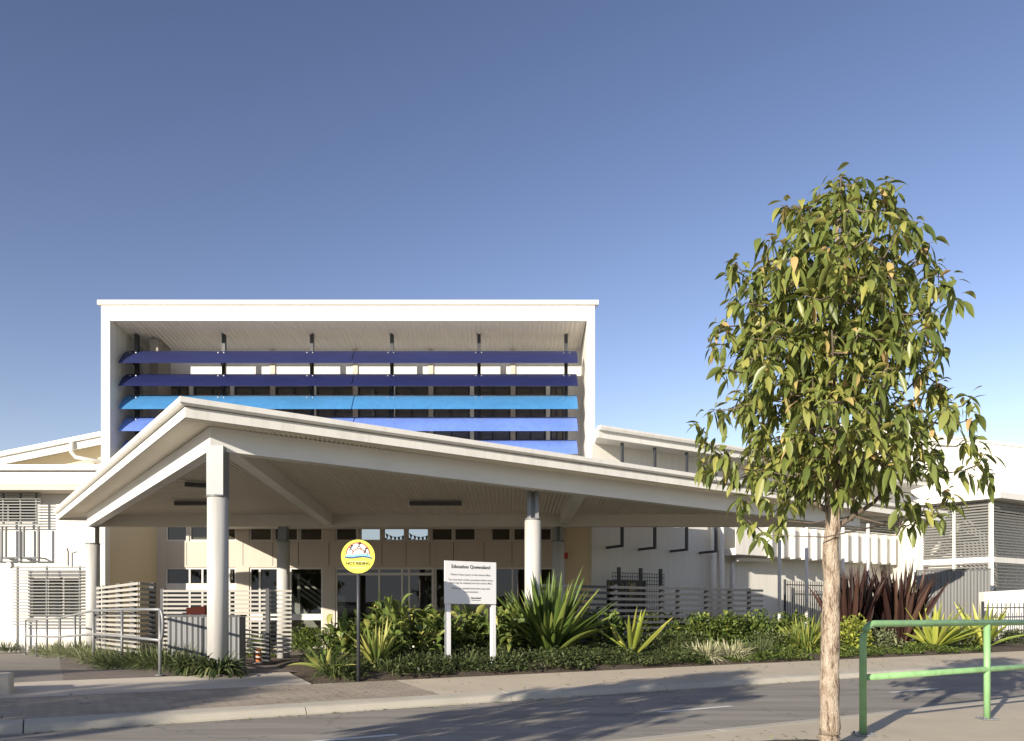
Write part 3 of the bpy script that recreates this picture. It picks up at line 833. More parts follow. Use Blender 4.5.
# black picket gate below the balcony
def picket(name, label, p0, p1, z0, z1, step, cat='fence'):
    p0 = Vector(p0); p1 = Vector(p1); d = (p1 - p0); Ln = d.length; d.normalize()
    t = thing(name, label, cat, (p0.x, p0.y, z0))
    m = MB(); a = 0
    while a <= Ln: m.bar(p0 + d * a + Vector((0, 0, z0)), p0 + d * a + Vector((0, 0, z1)), .022, .022, d); a += step
    m.build('picket', M['dark'], t)
    m = MB()
    for z in (z0 + .12, z1 - .15): m.bar(p0 + Vector((0, 0, z)), p1 + Vector((0, 0, z)), .03, .04)
    r = m.build('rail', M['dark'], t); r.location = (0, 0, 0)
    m = MB()
    for p in (p0, p1): m.bar(p + Vector((0, .06, z0 - .1)), p + Vector((0, .06, z1 + .05)), .07, .07, d)
    m.build('post', M['dark'], t)
    return t
picket('picket_gate', 'tall black picket gate below the battened balcony, behind the tree trunk', RWp(9.35, .35), RWp(12.9, .35), .08, 2.5, .13, 'gate')

# ------------------------------------------------------------------ far right: louvred building, white hall, fences
cb = Vector((X(991, 28), 28, 0)); cl = Vector((X(921, 29.8), 29.8, 0)); cr = cb + Vector((4.4, 2.6, 0))
lb = thing('louvred_building', 'two storey louvred stair block with white posts behind the grey fence', 'building', (cb.x, cb.y, 0))
zb, ze = Z(559.5, 28), Z(500, 28)
def lines(m, a, b, z0, z1, n, d, h):
    for k in range(n):
        z = lerp(z0, z1, k / (n - 1)); m.bar(a + Vector((0, 0, z)), b + Vector((0, 0, z)), d, h)
for a, b in ((cl, cb), (cb, cr)):
    u = (b - a).normalized()
    m = MB(); lines(m, a + u * .08, b - u * .08, .3, zb - .14, 24, .07, .045); lines(m, a + u * .08, b - u * .08, zb + .16, ze - .05, 20, .07, .055)
    m.build('louvre_panel', M['louvre_grey'], lb)
    MB().bar(a + u * .07 + Vector((0, 0, zb)), b - u * .07 + Vector((0, 0, zb)), .14, .2).build('floor_band', M['white'], lb)
    mid = a + u * ((b - a).length * .5)
    nf = Vector((u.y, -u.x, 0)) * .08
    MB().bar(mid + nf + Vector((0, 0, 0)), mid + nf + Vector((0, 0, ze)), .09, .05, nf).build('post', M['white'], lb)
for p in (cl, cb, cr):
    MB().bar(p, p + Vector((0, 0, ze)), .12, .12, (0, 1, 0)).build('post', M['white'], lb)
ov = [cl + Vector((-.4, -.5, 0)), cb + Vector((.0, -.55, 0)), cr + Vector((.4, -.5, 0)), cr + Vector((0, 6, 0)), cl + Vector((0, 6, 0))]
MB().prism(ov, ze + .002, ze + .22).build('roof', M['white'], lb)
bk = [cl + Vector((.2, 1.6, 0)), cb + Vector((0, 1.8, 0)), cr + Vector((-.2, 1.6, 0)), cr + Vector((0, 5, 0)), cl + Vector((0, 5, 0))]
MB().prism(bk, 0, ze - .05).build('inner_wall', M['render'], lb)
m = MB().bar(cl + Vector((.6, .9, zb)), cb + Vector((-.3, .9, ze - .7)), .5, .2)
m.build('stair_flight', M['white'], lb)
hall = thing('white_hall', 'large plain white hall with pale parapet at the right edge', 'building', (24, 36, 0))
HD = 36.0
MB().prism([(X(842, HD), HD), (X(998, HD), HD), (X(1150, HD), HD), (X(1150, HD), HD + 14), (X(842, HD), HD + 14)], -.3, [Z(425, HD), Z(445, HD), Z(464, HD), Z(464, HD), Z(425, HD)]).build('wall', M['render'], hall)
zt4 = [Z(425, HD), Z(464, HD), Z(464, HD), Z(425, HD)]
MB().prism([(X(842, HD), HD - .06), (X(1150, HD), HD - .06), (X(1150, HD), HD + .3), (X(842, HD), HD + .3)], [z + .003 for z in zt4], [z + .14 for z in zt4]).build('coping', M['white'], hall)
# grey sheet fence
gf = thing('sheet_fence', 'grey ribbed metal sheet fence in front of the louvred stair block', 'fence', (X(950, 26.8), 26.8, 0))
fa, fb = Vector((X(916, 27.4), 27.4, 0)), Vector((X(991, 26.4), 26.4, 0))
u = (fb - fa).normalized()
m = MB(); vs = []; L_ = (fb - fa).length; k = 0
xs = np.arange(0, L_, .05)
for i, a in enumerate(xs):
    o = Vector((-u.y, u.x, 0)) * (.02 if (i // 2) % 2 else -.02)
    p = fa + u * a + o; vs += [(p.x, p.y, .1), (p.x, p.y, Z(571, 27))]
m.add(vs, [(2 * i, 2 * i + 2, 2 * i + 3, 2 * i + 1) for i in range(len(xs) - 1)])
m.build('sheet', M['sheetgrey'], gf)
m = MB().bar(fa + Vector((0, 0, Z(571, 27) + .03)), fb + Vector((0, 0, Z(571, 27) + .03)), .06, .05)
for p in (fa, fb): m.bar(p + Vector((0, .08, 0)), p + Vector((0, .08, Z(571, 27))), .06, .06, u)
m.build('frame', M['dark'], gf)
D = 25.5
o = MB().prism([(X(984, D), D), (X(1070, D), D - .6), (X(1070, D), D - .3), (X(984, D), D + .3)], -.2, [Z(592, D), Z(587, D), Z(587, D), Z(592, D)]).build('low_wall', M['render'], None, bevel=.01)
tag(o, 'low white rendered wall behind the black picket fence at right', 'wall')
picket('picket_fence', 'low black picket fence in front of the white rendered wall', (X(984, 24.6), 24.6, 0), (X(1085, 24.2), 24.2, 0), .1, Z(603, 24.6), .13)

# ------------------------------------------------------------------ entrance canopy
Cb = Vector((-4.9, 12.5, 0)); Lb = Vector((-11.87, 21.5, 0)); Rb = Vector((9.72, 21.5, 0))
uL = (Lb - Cb).normalized(); uR = (Rb - Cb).normalized()
can = thing('entrance_canopy', 'large white triangular entrance canopy pointing at the road on round columns', 'canopy', (-4.9, 12.5, 0))
zbC, zbB = 3.88, 3.66
def roofz(y, base_c, base_b): return lerp(base_c, base_b, (y - 12.5) / 9.0)
def slab(poly, zc0, zb0_, zc1, zb1_):
    return MB().prism(poly, [roofz(p[1], zc0, zb0_) for p in poly], [roofz(p[1], zc1, zb1_) for p in poly])
BW = .2
nL = Vector((-uL.y, uL.x, 0)); nR = Vector((uR.y, -uR.x, 0))     # outward normals
if nL.dot(Vector((-1, -1, 0))) < 0: nL = -nL
def edge_beam(a, b, nrm, z0, z1, w):
    poly = [a, b, b - nrm * w, a - nrm * w]
    return slab([Vector((p.x, p.y, 0)) for p in poly], z0[0], z0[1], z1[0], z1[1])
edge_beam(Cb, Lb, nL, (3.88, 3.66), (4.262, 4.042), BW).build('edge_beam', M['beam'], can)
# mitre the right beam a little short so the two do not overlap
edge_beam(Cb + uR * .005, Rb, nR, (3.882, 3.662), (4.262, 4.042), BW).build('edge_beam', M['beam'], can)
MB().box((Lb.x + .25, 21.42, 3.665), (Rb.x - .35, 21.62, 4.035)).build('back_beam', M['beamdark'], can)
# cross beams
slab([Vector((-4.90, 12.95, 0)), Vector((-4.66, 12.95, 0)), Vector((-4.98, 21.41, 0)), Vector((-5.22, 21.41, 0))], 3.95, 3.70, 4.258, 4.038).build('cross_beam', M['beam'], can)
slab([Vector((1.38, 16.75, 0)), Vector((1.62, 16.85, 0)), Vector((1.58, 21.41, 0)), Vector((1.34, 21.41, 0))], 3.95, 3.70, 4.258, 4.038).build('cross_beam', M['beam'], can)
# roof outline with overhang
a_ = .47
Gc = Cb - (uL + uR) * a_
Lo = Gc + uL * 13.45; Ro = Gc + uR * 20.9
yb = Lo.y
Lo2 = Vector((Lo.x + 1.2, yb + .15, 0)); Ro2 = Vector((Ro.x - 1.2, yb + .15, 0))
sof = [Gc, Ro, Ro2, Lo2, Lo]
inner_tri = [Cb + (uL + uR) * .1, Rb - uR * .2, Lb - uL * .2]
# ceiling inside the beams (real corrugation across x)
m = MB()
xs = np.arange(Lb.x + .3, Rb.x - .3, .025); vs = []; fs = []
def front_y(x): return Cb.y + ((x - Cb.x) / (uR.x) * uR.y if x > Cb.x else (x - Cb.x) / uL.x * uL.y) + .12
for i, x in enumerate(xs):
    d = .009 if (i // 2) % 2 else -.009
    y0 = min(front_y(x), 21.5)
    vs += [(x, y0, roofz(y0, 4.22, 4.0) + d), (x, 21.5, 4.0 + d)]
m.add(vs, [(2 * i, 2 * i + 1, 2 * i + 3, 2 * i + 2) for i in range(len(xs) - 1)])
m.build('ceiling', M['soffit'], can)
# overhang soffits, ribs across the edge
def overhang(a_in, a_out, b_in, b_out, name):
    m = MB(); n = int((b_out - a_out).length / .024); vs = []
    for i in range(n + 1):
        t = i / n; d = .010 if (i // 2) % 2 else -.010
        p = a_in.lerp(b_in, t); q = a_out.lerp(b_out, t)
        vs += [(p.x, p.y, roofz(p.y, 4.275, 4.055) + d), (q.x, q.y, roofz(q.y, 4.275, 4.055) + d)]
    m.add(vs, [(2 * i, 2 * i + 1, 2 * i + 3, 2 * i + 2) for i in range(n)])
    return m.build(name, M['soffit_side'], can)
overhang(Cb - (uL + uR) * -.1, Gc, Lb + uL * .6 - nL * .1, Lo, 'overhang_soffit')
overhang(Cb - (uL + uR) * -.1, Gc, Rb + uR * .6 - nR * .1, Ro, 'overhang_soffit')
slab(sof, 4.30, 4.08, 4.455, 4.235).build('roof', M['white'], can)
def sweep(prof, a, b, nrm, z_off=0):
    """profile (out, up) along an eave, heights follow the roof fall"""
    vs = []
    for p in (a, b):
        for o, h in prof:
            q = p + nrm * o; vs.append((q.x, q.y, roofz(p.y, 4.3, 4.08) + h))
    n = len(prof)
    return MB().add(vs, [tuple(range(n))[::-1], tuple(range(n, 2 * n))] + [(i, (i + 1) % n, n + (i + 1) % n, n + i) for i in range(n)])
fp = [(.003, -.075), (.04, -.075), (.04, .085), (.003, .085)]
gp = [(.003, .10), (.10, .10), (.135, .13), (.135, .215), (.115, .215), (.105, .15), (.003, .15)]
def mitre(prof, far, u, nrm, other):
    # corner point of each profile offset lies on the mitre line
    vs = []
    for o, h in prof:
        k = o / max(.2, abs((uL + uR).normalized().dot(nrm)))
        q = Gc - (uL + uR).normalized() * k; vs.append((q.x, q.y, roofz(Gc.y, 4.3, 4.08) + h))
    for o, h in prof:
        q = far + nrm * o; vs.append((q.x, q.y, roofz(far.y, 4.3, 4.08) + h))
    n = len(prof)
    return MB().add(vs, [tuple(range(n))[::-1], tuple(range(n, 2 * n))] + [(i, (i + 1) % n, n + (i + 1) % n, n + i) for i in range(n)])
for far, u, nr, ot in ((Lo, uL, nL, uR), (Ro, uR, nR, uL)):
    mitre(fp, far, u, nr, ot).build('fascia', M['white'], can)
    mitre(gp, far, u, nr, ot).build('gutter', M['white'], can)
for a, b in ((Lo, Lo2), (Lo2, Ro2), (Ro2, Ro)):
    d = (b - a).normalized(); nn_ = Vector((-d.y, d.x, 0))
    sweep([(.003, -.08), (.04, -.08), (.04, .22), (.003, .22)], a + d * .01, b - d * .01, nn_).build('back_fascia', M['white'], can)
lk = [Vector((-10.4, yb + .2, 0)), Vector((4.4, yb + .2, 0)), RWp(4.3, -.2), RWp(.1, -.2), Vector((1.95, 26.95, 0)), Vector((-10.4, 26.95, 0))]
MB().prism(lk, 4.20, 5.0).build('shading_link_roof', M['white'], can)  # unseen roof link, inferred from shade; made taller to keep sun off the walls
# columns
for x, y, r, zr, zt, sq in ((-4.82, 12.62, .167, 3.15, 3.95, .27), (.45, 16.6, .178, 3.27, 3.86, .25), (-11.70, 21.5, .178, 3.2, 3.70, .24), (-6.39, 21.52, .178, 3.27, 3.66, .24), (1.28, 21.52, .178, 3.27, 3.66, .24)):
    c = MB().cyl(x, y, -.1, zr, r, 32).build('column', M['column'], can)
    m = MB().box((x - sq / 2, y - sq / 2, zr + .003), (x + sq / 2, y + sq / 2, zt))
    if x > 0: m = MB().box((x - sq / 2, y - sq / 2, zr + .003), (x - sq / 2 + .08, y + sq / 2, zt)).box((x + sq / 2 - .08, y - sq / 2, zr + .003), (x + sq / 2, y + sq / 2, zt)).box((x - sq / 2 + .081, y - .02, zr + .003), (x + sq / 2 - .081, y + .02, zt))
    m.build('column_head', M['galv'], c)
    MB().cyl(x, y, zr - .03, zr + .002, r + .012, 32).build('cap_ring', M['galv'], c)
# ceiling lights
for x0, y0, x1, y1, z in ((-7.1, 16.7, -6.55, 16.9, 4.03), (-8.4, 19.2, -7.1, 19.2, 3.98), (-2.55, 19.2, -1.25, 19.2, 3.98)):
    MB().bar((x0, y0, z), (x1, y1, z), .14, .09).build('ceiling_light', M['midgrey'], can)

# ------------------------------------------------------------------ slatted fences
def slat_fence(name, label, pts, z0, z1, n, sh, posts, smat, pmat, group=None, pw=.09):
    pts = [Vector(p) for p in pts]
    t = thing(name, label, 'fence', (pts[0].x, pts[0].y, 0), group)
    for i in range(len(pts) - 1):
        a, b = pts[i], pts[i + 1]; u = (b - a).normalized()
        m = MB()
        for k in range(n):
            z = lerp(z0 + sh / 2, z1 - sh / 2, k / (n - 1))
            m.bar(a + u * .004 + Vector((0, 0, z)), b - u * .004 + Vector((0, 0, z)), .03, sh)
        m.build('slat_panel', M[smat], t)
    for x, y in posts:
        MB().box((x - pw / 2, y - pw / 2, z0 - .4), (x + pw / 2, y + pw / 2, z1 + .03)).build('post', M[pmat], t)
    return t
p0 = Vector((X(97, 16.6), 16.6, 0)); p1 = Vector((X(139, 13.9), 13.9, 0)); p2 = Vector((X(156, 14.7), 14.7, 0))
slat_fence('slat_fence', 'pale slatted fence angled beside the handrail ramp', [p0, p1, p2], .5, Z(582, 13.9), 14, .05,
           [(X(98, 16.75), 16.75), (X(105, 16.3), 16.3), (X(119, 15.3), 15.3), (X(133, 14.45), 14.45)], 'paleslat', 'dark')
D = 18.4
slat_fence('slat_fence', 'pale slatted fence and gate in front of the entrance glazing', [(X(163, D), D, 0), (X(266, D), D, 0), (X(292, D), D, 0)], .3, Z(590, D), 15, .05,
           [(X(152.5, 15), 15.0), (X(163, D + .1), D + .1), (X(265, D + .1), D + .1), (X(268, D - .15), D - .15)], 'paleslat', 'dark')
def fs(px):      # a point on the front line of the right fence
    k = (px - HX) / F
    a = (1.63 - 18.5 * k) / (.67 * 18.5 * 0 + k * E.y - E.x)
    return Vector((1.63 + E.x * a, 18.5 + E.y * a, 0))
slat_fence('slat_fence', 'mid grey horizontal slat fence behind the green hedge', [fs(540), fs(763)], .55, 1.92, 10, .065,
           [(fs(p).x - .03, fs(p).y + .09) for p in (560, 617, 663, 679.5, 708, 731.5, 751)], 'midgrey', 'dark')

# ------------------------------------------------------------------ handrail ramp at left
hr = thing('handrail', 'galvanised two rail handrail stepping along the left ramp', 'handrail', (-5.5, 12, 0))
posts = [(25.6, 23.2, 1.05), (36.4, 22.2, 1.065), (47, 21.0, 1.09), (60, 19.4, 1.13), (75, 17.6, 1.21), (93.5, 15.7, 1.29), (122, 13.75, 1.30), (160, 12.0, 1.285)]
tops = []
for px, D, zt0 in posts:
    x = X(px, D); z = zt0 - 1.0; zg = min(H(x, D), z)
    tops.append((x, D, z))
    q = MB().tube([(x, D, zg - .05), (x, D, z + .98)], .024, 10).build('post', M['galv'], hr)
    MB().cyl(x, D, zg + .002, zg + .018, .07, 14).build('base_plate', M['galv'], q)
for h in (1.0, .52):
    m = MB().tube([(x, y, z + h) for x, y, z in tops[:-1]] + [(tops[-1][0], tops[-1][1], tops[-1][2] + h)], .025, 10)
    m.build('rail', M['galv'], hr)
x, y, z = tops[-1]
MB().tube([(x, y, z + 1.0)] + [(x + .07 * math.sin(a), y - .05 * math.sin(a), z + .76 + .24 * math.cos(a)) for a in np.linspace(0.2, math.pi - .2, 8)] + [(x, y, z + .52)], .024, 10).build('end_loop', M['galv'], hr)
o = MB().prism([SN(-8.6, 2.5), SN(-6.2, 2.28), SN(-6.17, 2.62), SN(-8.6, 2.9)], .1, .44).build('concrete_block', M['kerb'], None, bevel=.03)
o.data.materials[0] = M['concrete']
tag(o, 'low pale concrete block at the left edge of the driveway', 'block')

# ------------------------------------------------------------------ cabinet, letter box, bollard
cx, cy = X(203, 13.6), 13.6
cab = thing('service_cabinet', 'grey ribbed metal cabinet standing behind the thick front column', 'cabinet', (cx, cy, .25))
cu_ = Vector((1, .12, 0)).normalized(); cn = Vector((-cu_.y, cu_.x, 0))
c0 = Vector((cx, cy, 0))
m = MB().prism([c0 - cu_ * .6, c0 + cu_ * .62, c0 + cu_ * .62 + cn * .5, c0 - cu_ * .6 + cn * .5], .1, 1.17)
m.build('cabinet_body', M['cabinet'], cab)
MB().prism([c0 - cu_ * .62 - cn * .02, c0 + cu_ * .64 - cn * .02, c0 + cu_ * .64 + cn * .52, c0 - cu_ * .62 + cn * .52], 1.173, 1.205).build('cabinet_lid', M['midgrey'], cab)
MB().prism([c0 - cu_ * .03 - cn * .012, c0 - cu_ * .0 - cn * .012, c0 - cu_ * .0 - cn * .002, c0 - cu_ * .03 - cn * .002], .15, 1.15).build('door_seam', M['dark'], cab)
D = 13.75
o = MB().prism([(X(186, D), D), (X(208, D), D - .12), (X(208, D), D + .2), (X(186, D), D + .22)], 1.207, [1.33, 1.36, 1.36, 1.33]).build('letter_box', M['redbrown'], None, bevel=.008)
tag(o, 'dark red metal box sitting on top of the grey cabinet', 'box')
D = 17.6
bo = thing('bollard', 'short orange bollard with pale bands beside the gate post', 'bollard', (X(258.5, D), D, 0))
MB().cyl(X(258.5, D), D, 0, .42, .06, 16).build('bollard_body', M['orange'], bo)
m = MB()
for z in (.1, .22, .34): m.cyl(X(258.5, D), D, z, z + .03, .063, 16)
m.build('band', M['swhite'], bo)
MB().box((X(235, D), D + .1, .36), (X(263, D), D + .5, .42)).build('bench_slab', M['concrete'], bo) if False else None
be = thing('bench', 'pale low bench seat behind the cabinet near the entrance', 'bench', (X(248, 18.9), 18.9, 0))
MB().box((X(232, 18.9), 18.85, .48), (X(262, 18.9), 19.25, .54)).build('seat', M['concrete'], be)
for px in (235, 253): MB().box((X(px, 18.9), 18.95, 0), (X(px, 18.9) + .08, 19.15, .478)).build('leg', M['midgrey'], be)

# ------------------------------------------------------------------ green safety rail
gr = thing('safety_rail', 'bright green tubular safety rail on the near path', 'railing', (3.364, 7.38, .05))
g0 = Vector((3.364, 7.38, 0)); g1 = Vector((5.25, 8.51, 0)); gu = (g1 - g0).normalized(); sp = (g1 - g0).length
top = 1.115; mid = .60; rr = .034
pts = [g0 + Vector((0, 0, .05)), g0 + Vector((0, 0, top - .17))]
for a in np.linspace(0, math.pi / 2, 8)[1:]: pts.append(g0 + gu * (.17 * (1 - math.cos(a))) + Vector((0, 0, top - .17 + .17 * math.sin(a))))
pts.append(g0 + gu * (sp * 2 + .5) + Vector((0, 0, top)))
MB().tube(pts, rr, 16).build('top_rail', M['green'], gr)
MB().tube([g0 + gu * .03 + Vector((0, 0, mid)), g0 + gu * (sp * 2 + .5) + Vector((0, 0, mid))], rr * .92, 14).build('mid_rail', M['green'], gr)
for k in (1, 2):
    p = g0 + gu * sp * k
    MB().tube([p + Vector((0, 0, .05)), p + Vector((0, 0, top - .02))], rr, 16).build('post', M['green'], gr)
for k in (0, 1, 2):
    p = g0 + gu * sp * k
    m = MB().box((p.x - .085, p.y - .085, .048), (p.x + .085, p.y + .085, .062))
    for dx in (-.06, .06):
        for dy in (-.06, .06): m.cyl(p.x + dx, p.y + dy, .062, .08, .012, 8)
    m.build('base_plate', M['galv'], gr)

# ------------------------------------------------------------------ signs
bx, by = X(471, 14.0), 14.0
zt_, zb_ = Z(561.5, by), Z(604, by)
bw = 1.06
bn = -NN
sb = thing('notice_board', 'white school notice board with black lettering on two white posts', 'sign', (bx, by, H(bx, by)))
B0 = Vector((bx, by, 0))
m = MB().prism([B0 - E * bw / 2, B0 + E * bw / 2, B0 + E * bw / 2 + NN * .025, B0 - E * bw / 2 + NN * .025], zb_, zt_)
bo_ = m.build('board', M['board'], sb, bevel=.004)
for k in (-1, 1):
    p = B0 + E * (k * (bw / 2 - .065) + .03) + NN * .066
    MB().bar(p + Vector((0, 0, 0.1)), p + Vector((0, 0, zt_ - .05)), .08, .08, NN).build('post', M['board'], sb)
hgt = zt_ - zb_
def tline(body, fy, size, bold=0.0, dx=0.0):
    make_text(body, size, B0 + E * dx + Vector((0, 0, zt_ - hgt * fy)), E, bn, M['ink'], bo_, 'lettering', bold)
tline('Education Queensland', .165, .088, .0018)
tline('Visitors must report to the school office.', .335, .050)
tline('You must have written permission before entry,', .455, .047)
tline('which may be obtained from the school office.', .53, .047)
tline('Warning: unauthorised entry may lead', .655, .050)
tline('to prosecution.', .735, .050)
tline('Queensland', .875, .045, .001, .1)
tline('Government', .925, .036, 0, .1)
# round sign
dx_, dy_ = at(358, 2.03)
dz = Z(556.5, dy_); dr = 16.8 * dy_ / F
ds = thing('round_sign', 'round yellow school sign with small running figures on a black pole', 'sign', (dx_, dy_, H(dx_, dy_)))
MB().cyl(dx_, dy_ + .035, .1, dz + .1, .028, 12).build('pole', M['dark'], ds)
disc = MB().tube([(dx_, dy_ - .006, dz), (dx_, dy_ + .006, dz)], dr, 56).build('disc', M['yellow'], ds)
def flat(name, poly, layer, mat):
    y = dy_ - .006 - .0018 * layer
    n = len(poly)
    vs = [(dx_ + a * dr, y, dz + b * dr) for a, b in poly] + [(dx_ + a * dr, dy_ - .0055, dz + b * dr) for a, b in poly]
    MB().add(vs, [tuple(range(n)), *[(i, n + i, n + (i + 1) % n, (i + 1) % n) for i in range(n)]]).build(name, M[mat], disc)
arc = lambda r, a0, a1, n, cx=0, cy=.12: [(cx + r * math.cos(R(a)), cy + r * math.sin(R(a))) for a in np.linspace(a0, a1, n)]
flat('red_arc', arc(.74, -2, 182, 30), 1, 'sred')
flat('white_field', arc(.65, -2, 182, 30), 2, 'swhite')
flat('hill', arc(.42, 0, 180, 20, .05, .08) , 3, 'sred')
flat('hill_top', arc(.36, 0, 180, 20, .05, .06), 4, 'swhite')
wv = lambda x, o: o + .07 * math.sin(x * 3.4 + .3) - .08 * x
xs_ = np.linspace(-.70, .72, 16)
flat('water', [(x, wv(x, .12)) for x in xs_][::-1] + [(x, wv(x, -.04)) for x in xs_], 5, 'scyan')
xs_ = np.linspace(-.80, .84, 16)
flat('wave', [(x, wv(x, .0)) for x in xs_][::-1] + [(x, wv(x, -.09) ) for x in xs_], 6, 'snavy')
def stick(cx, cy, s, ph):
    y = dy_ - .018
    q = lambda a, b: Vector((dx_ + (cx + a * s) * dr, y, dz + (cy + b * s) * dr))
    m = MB()
    m.tube([q(.06, .5) + Vector((0, .002, 0)), q(.06, .5) - Vector((0, .002, 0))], .13 * s * dr, 12)
    for a, b in (((.0, .38), (-.05, .0)), ((0, .3), (.3, .42 + ph)), ((0, .3), (-.28, .2 - ph)), ((-.05, 0), (.25, -.25)), ((.25, -.25), (.2, -.5)), ((-.05, 0), (-.3, -.2)), ((-.3, -.2), (-.5, -.12))):
        m.bar(q(*a), q(*b), .09 * s * dr, .002, (0, 1, 0))
    m.build('figure', M['ink'], disc)
stick(-.40, .45, .42, .1); stick(.08, .62, .42, -.1); stick(.46, .28, .42, .15)
make_text('NOT RIDING', .066, (dx_, dy_ - .010, dz - dr * .50), (1, 0, 0), (0, -1, 0), M['ink'], disc, 'lettering', .001)
m = MB()
for fy, w in ((-.30, .55), (-.68, .52)):
    m.box((dx_ - dr * w, dy_ - .010, dz + dr * fy - .006), (dx_ + dr * w * .9, dy_ - .0062, dz + dr * fy + .006))
m.build('small_print', M['cream'], disc)

# ------------------------------------------------------------------ trees
def envelope(z, prof):
    zs = [p[0] for p in prof]; rs = [p[1] for p in prof]
    return float(np.interp(z, zs, rs))
def street_tree(name, label, base, htop, prof, trunk_pts, trunk_r, nclus, leaf_l, seed, group=None, extra=(), nleaf=13, clearz=2.2):
    rg = np.random.default_rng(seed)
    bx, by, bz = base
    t = thing(name, label, 'tree', base, group)
    m = MB(); tp = [Vector((bx + a, by + b, c)) for a, b, c in trunk_pts]
    # swelling, uneven trunk
    pts = []; rs = []
    for i in range(len(tp) - 1):
        for k in range(6):
            f = k / 6; p = tp[i].lerp(tp[i + 1], f)
            pts.append(p + Vector((rg.normal() * .006, rg.normal() * .006, 0))); rs.append(lerp(trunk_r[i], trunk_r[i + 1], f) * (1 + rg.normal() * .05))
    pts.append(tp[-1]); rs.append(trunk_r[-1])
    m.tube(pts, rs, 16)
    m.build('trunk', M['bark'], t)
    m = MB()
    def trunk_at(z):
        for i in range(len(tp) - 1):
            if tp[i].z <= z <= tp[i + 1].z:
                f = (z - tp[i].z) / (tp[i + 1].z - tp[i].z); return tp[i].lerp(tp[i + 1], f), lerp(trunk_r[i], trunk_r[i + 1], f)
        return tp[-1], trunk_r[-1]
    # cluster centres spread through the crown, denser towards the outside
    cl = []; tries = 0
    zmin, zmax = prof[0][0], prof[-1][0]
    while len(cl) < nclus and tries < 60000:
        tries += 1
        z = rg.uniform(zmin, zmax); e = envelope(z, prof); a = rg.uniform(0, 2 * math.pi)
        rag = .80 + .16 * math.sin(3 * a + 4.3 * z + seed) + .14 * math.sin(5 * a - 7.1 * z) + .10 * math.sin(2 * a + 11 * z)
        if rg.uniform() < .10: rag += .22
        r = e * rag * math.sqrt(rg.uniform(.06, 1))
        if rg.uniform() > (e / max(p[1] for p in prof)) ** 1.2 + .12: continue
        p = trunk_at(z)[0] + Vector((r * math.cos(a), r * math.sin(a), 0)); p.z = z
        if all((p - q).length > .15 for q in cl): cl.append(p)
    cl += [Vector((bx + a, by + b, c)) for a, b, c in extra]
    # limbs: a few strong ones, each cluster joins the nearest limb or trunk point
    nodes = []
    nl = 17
    for i in range(nl):
        z0 = lerp(clearz - .35, zmax - .7, (i + .5) / nl); a = i * 2.4 + rg.uniform(-.3, .3)
        p0, r0 = trunk_at(z0)
        rise = .55 + rg.uniform(-.1, .35); e = envelope(min(z0 + rise, zmax), prof) * .72
        q = p0 + Vector((math.cos(a) * e, math.sin(a) * e, rise)); mid = p0.lerp(q, .5) + Vector((rg.normal() * .05, rg.normal() * .05, -.06))
        path = [p0, p0.lerp(mid, .5), mid, mid.lerp(q, .5) + Vector((0, 0, .02)), q]
        m.tube(path, [r0 * .42, r0 * .34, r0 * .26, r0 * .18, .005], 7)
        nodes += [path[k].lerp(path[k + 1], f) for k in range(1, 4) for f in (0, .5)] + [q]
    for i in range(14): nodes.append(trunk_at(lerp(clearz, zmax - .3, i / 13))[0])
    P = []; Dr = []; L = []; W = []; dp = []; hu = []
    cl.sort(key=lambda c: (c - trunk_at(c.z)[0]).length)
    for c in cl:
        cand = [q for q in nodes if q.z < c.z + .12] or nodes
        q = min(cand, key=lambda q: (q - c).length)
        ln = (c - q).length
        md = q.lerp(c, .5) + Vector((rg.normal() * .03, rg.normal() * .03, -.02 - ln * .04))
        m.tube([q, md, c], [.008, .006, .003], 5)
        nodes += [md, c]
        out = (c - trunk_at(c.z)[0]); out.z = 0; out = out.normalized() if out.length > .01 else Vector((1, 0, 0))
        nlv = int(nleaf * rg.uniform(.7, 1.35))
        for k in range(nlv):
            a = k * 2.4 + rg.uniform(-.4, .4)
            tt = k / nlv
            base_p = c + Vector((rg.normal() * .028, rg.normal() * .028, .03 - .09 * tt + rg.normal() * .02)) + out * rg.uniform(-.06, .02)
            el = lerp(.8, -1.2, tt ** .5) + rg.normal() * .18
            d = Vector((math.cos(a) * math.cos(el), math.sin(a) * math.cos(el), math.sin(el))) + out * .25
            P.append(base_p); Dr.append(d)
            L.append(leaf_l * rg.uniform(.5, 1.22)); dp.append(rg.uniform(.1, .75))
            h = rg.beta(2.2, 2.6) * .8
            if rg.uniform() < .025: h = rg.uniform(.85, 1)
            if tt < .2: h = min(1, h + .25)
            hu.append(h)
    W = [l * rng.uniform(.31, .41) for l in L]
    m.build('limb', M['twig'], t)
    strips('crown', M['leafA'], P, Dr, L, W, dp, t, k=6, prof=[.12, .66, 1, .95, .55, .03], fold=.16, hue=np.array(hu), tipyel=.08)
    return t
BX, BY = 2.68, 6.5
pm = 118.0
def ez(py): return 1.2 + (615 - py) / pm
profM = [(ez(492), .35), (ez(470), .95), (ez(440), 1.10), (ez(400), .98), (ez(350), .94), (ez(300), .93), (ez(250), .76), (ez(220), .52), (ez(200), .32), (ez(182), .16)]
def tx(px, py, dy=0.0): return ((px - HX) * (BY + dy) / F - BX, dy, EYE + (HY - py) * (BY + dy) / F)
